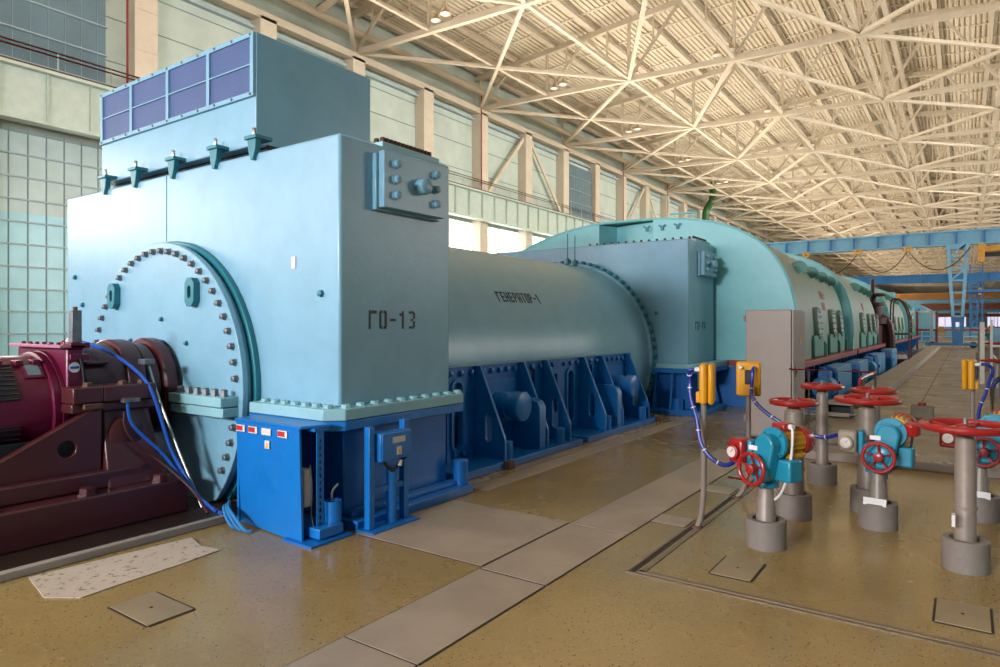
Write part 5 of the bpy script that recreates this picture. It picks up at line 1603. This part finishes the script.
# red and pale handrails in the background at the left edge
r = thing('stair_railing', 'red topped pale railing in front of the glass block wall at the left edge', 'railing', (-19, 5, 0))
S().tube([(-24, 4.6, 1.75), (-19.6, 4.6, 1.75), (-17.9, 4.6, 1.12), (-14.8, 4.6, 1.12)], .06, 8).obj('top_rail', 'red', r)
for z in (.35, .75):
    S().tube([(-24, 4.6, z + .6), (-19.6, 4.6, z + .6), (-17.9, 4.6, z), (-14.8, 4.6, z)], .03, 6).obj('mid_rail', 'mullion', r)
for x in (-23, -19.5, -17.9, -15.5):
    S().tube([(x, 4.6, 0), (x, 4.6, 1.75 if x < -19 else 1.12)], .04, 6).obj('post', 'mullion', r)
# ================================================================== LIGHT, WORLD, CAMERA
w = bpy.data.worlds.new('sky')
scene.world = w
w.use_nodes = True
nt = w.node_tree
bg = nt.nodes['Background']
tc = nt.nodes.new('ShaderNodeTexCoord')
sp = nt.nodes.new('ShaderNodeSeparateXYZ')
nt.links.new(tc.outputs['Generated'], sp.inputs[0])
mr = nt.nodes.new('ShaderNodeMapRange')
mr.inputs['From Min'].default_value = -1
mr.inputs['From Max'].default_value = 1
nt.links.new(sp.outputs['Y'], mr.inputs['Value'])
rp = nt.nodes.new('ShaderNodeValToRGB')
rp.color_ramp.elements[0].color = (.36, .76, 1.0, 1)
rp.color_ramp.elements[1].color = (.42, .79, 1.0, 1)
nt.links.new(mr.outputs['Result'], rp.inputs['Fac'])
nt.links.new(rp.outputs['Color'], bg.inputs['Color'])
bg.inputs['Strength'].default_value = 0.19

def area(name, loc, target, sx, sy, power, col):
    l = bpy.data.lights.new(name, 'AREA')
    l.shape = 'RECTANGLE'; l.size = sx; l.size_y = sy
    l.energy = power; l.color = col
    o = bpy.data.objects.new(name, l)
    COL.objects.link(o)
    o.location = loc
    d = Vector(target) - Vector(loc)
    o.rotation_euler = d.to_track_quat('-Z', 'Y').to_euler()
    return o
# daylight of the tall end-wall windows behind the camera
area('end_window_daylight', (-13, -13, 7), (-7, 6, 3), 15, 4.4, 3250, (1.0, .82, .91))
area('end_window_daylight', (-3.6, -13, 5.6), (-5, 13, 3), 3.2, 1.3, 3300, (.93, .95, 1.0))
# daylight through the window band of the left wall, washing up over the roof
for k in range(13):
    y = -2 + 24 * k
    o = area('side_window_daylight', (WX + 3.2, y, 6.2), (-6, y - 2, 20), 22, 3.6, 3800, (1.0, .90, .78))
    o.data.spread = math.radians(130)
# fill lamps added on the right to brighten turbine sides and far wall
for k in range(4):
    area('far_side_fill', (20, 34 + 24 * k, 9), (-8, 40 + 24 * k, 4), 18, 5, 3600, (1.0, .95, .88))

# narrow-beam fill lamps added on the right to brighten the upper left wall
for k in range(4):
    o = area('upper_wall_fill', (20, 14 + 24 * k, 14), (WX, 20 + 24 * k, 13.5), 22, 3.5, 800, (1.0, .97, .92))
    o.data.spread = math.radians(44)

cam = bpy.data.cameras.new('camera')
co = bpy.data.objects.new('camera', cam)
COL.objects.link(co)
cam.sensor_width = 36
cam.lens = 36 * 664.6 / 1000
cam.shift_y = -8.5 / 1000
cam.clip_end = 600
co.location = (0, 0, 1.7)
co.rotation_euler = (PI / 2, 0, math.atan(465 / 664.6))
scene.camera = co
scene.view_settings.view_transform = 'Standard'
scene.view_settings.look = 'None'
scene.view_settings.gamma = 1
scene.view_settings.use_curve_mapping = False
scene.view_settings.exposure = -0.22
scene.cycles.use_denoising = True
scene.cycles.max_bounces = 6
scene.cycles.diffuse_bounces = 4
scene.cycles.sample_clamp_indirect = 6
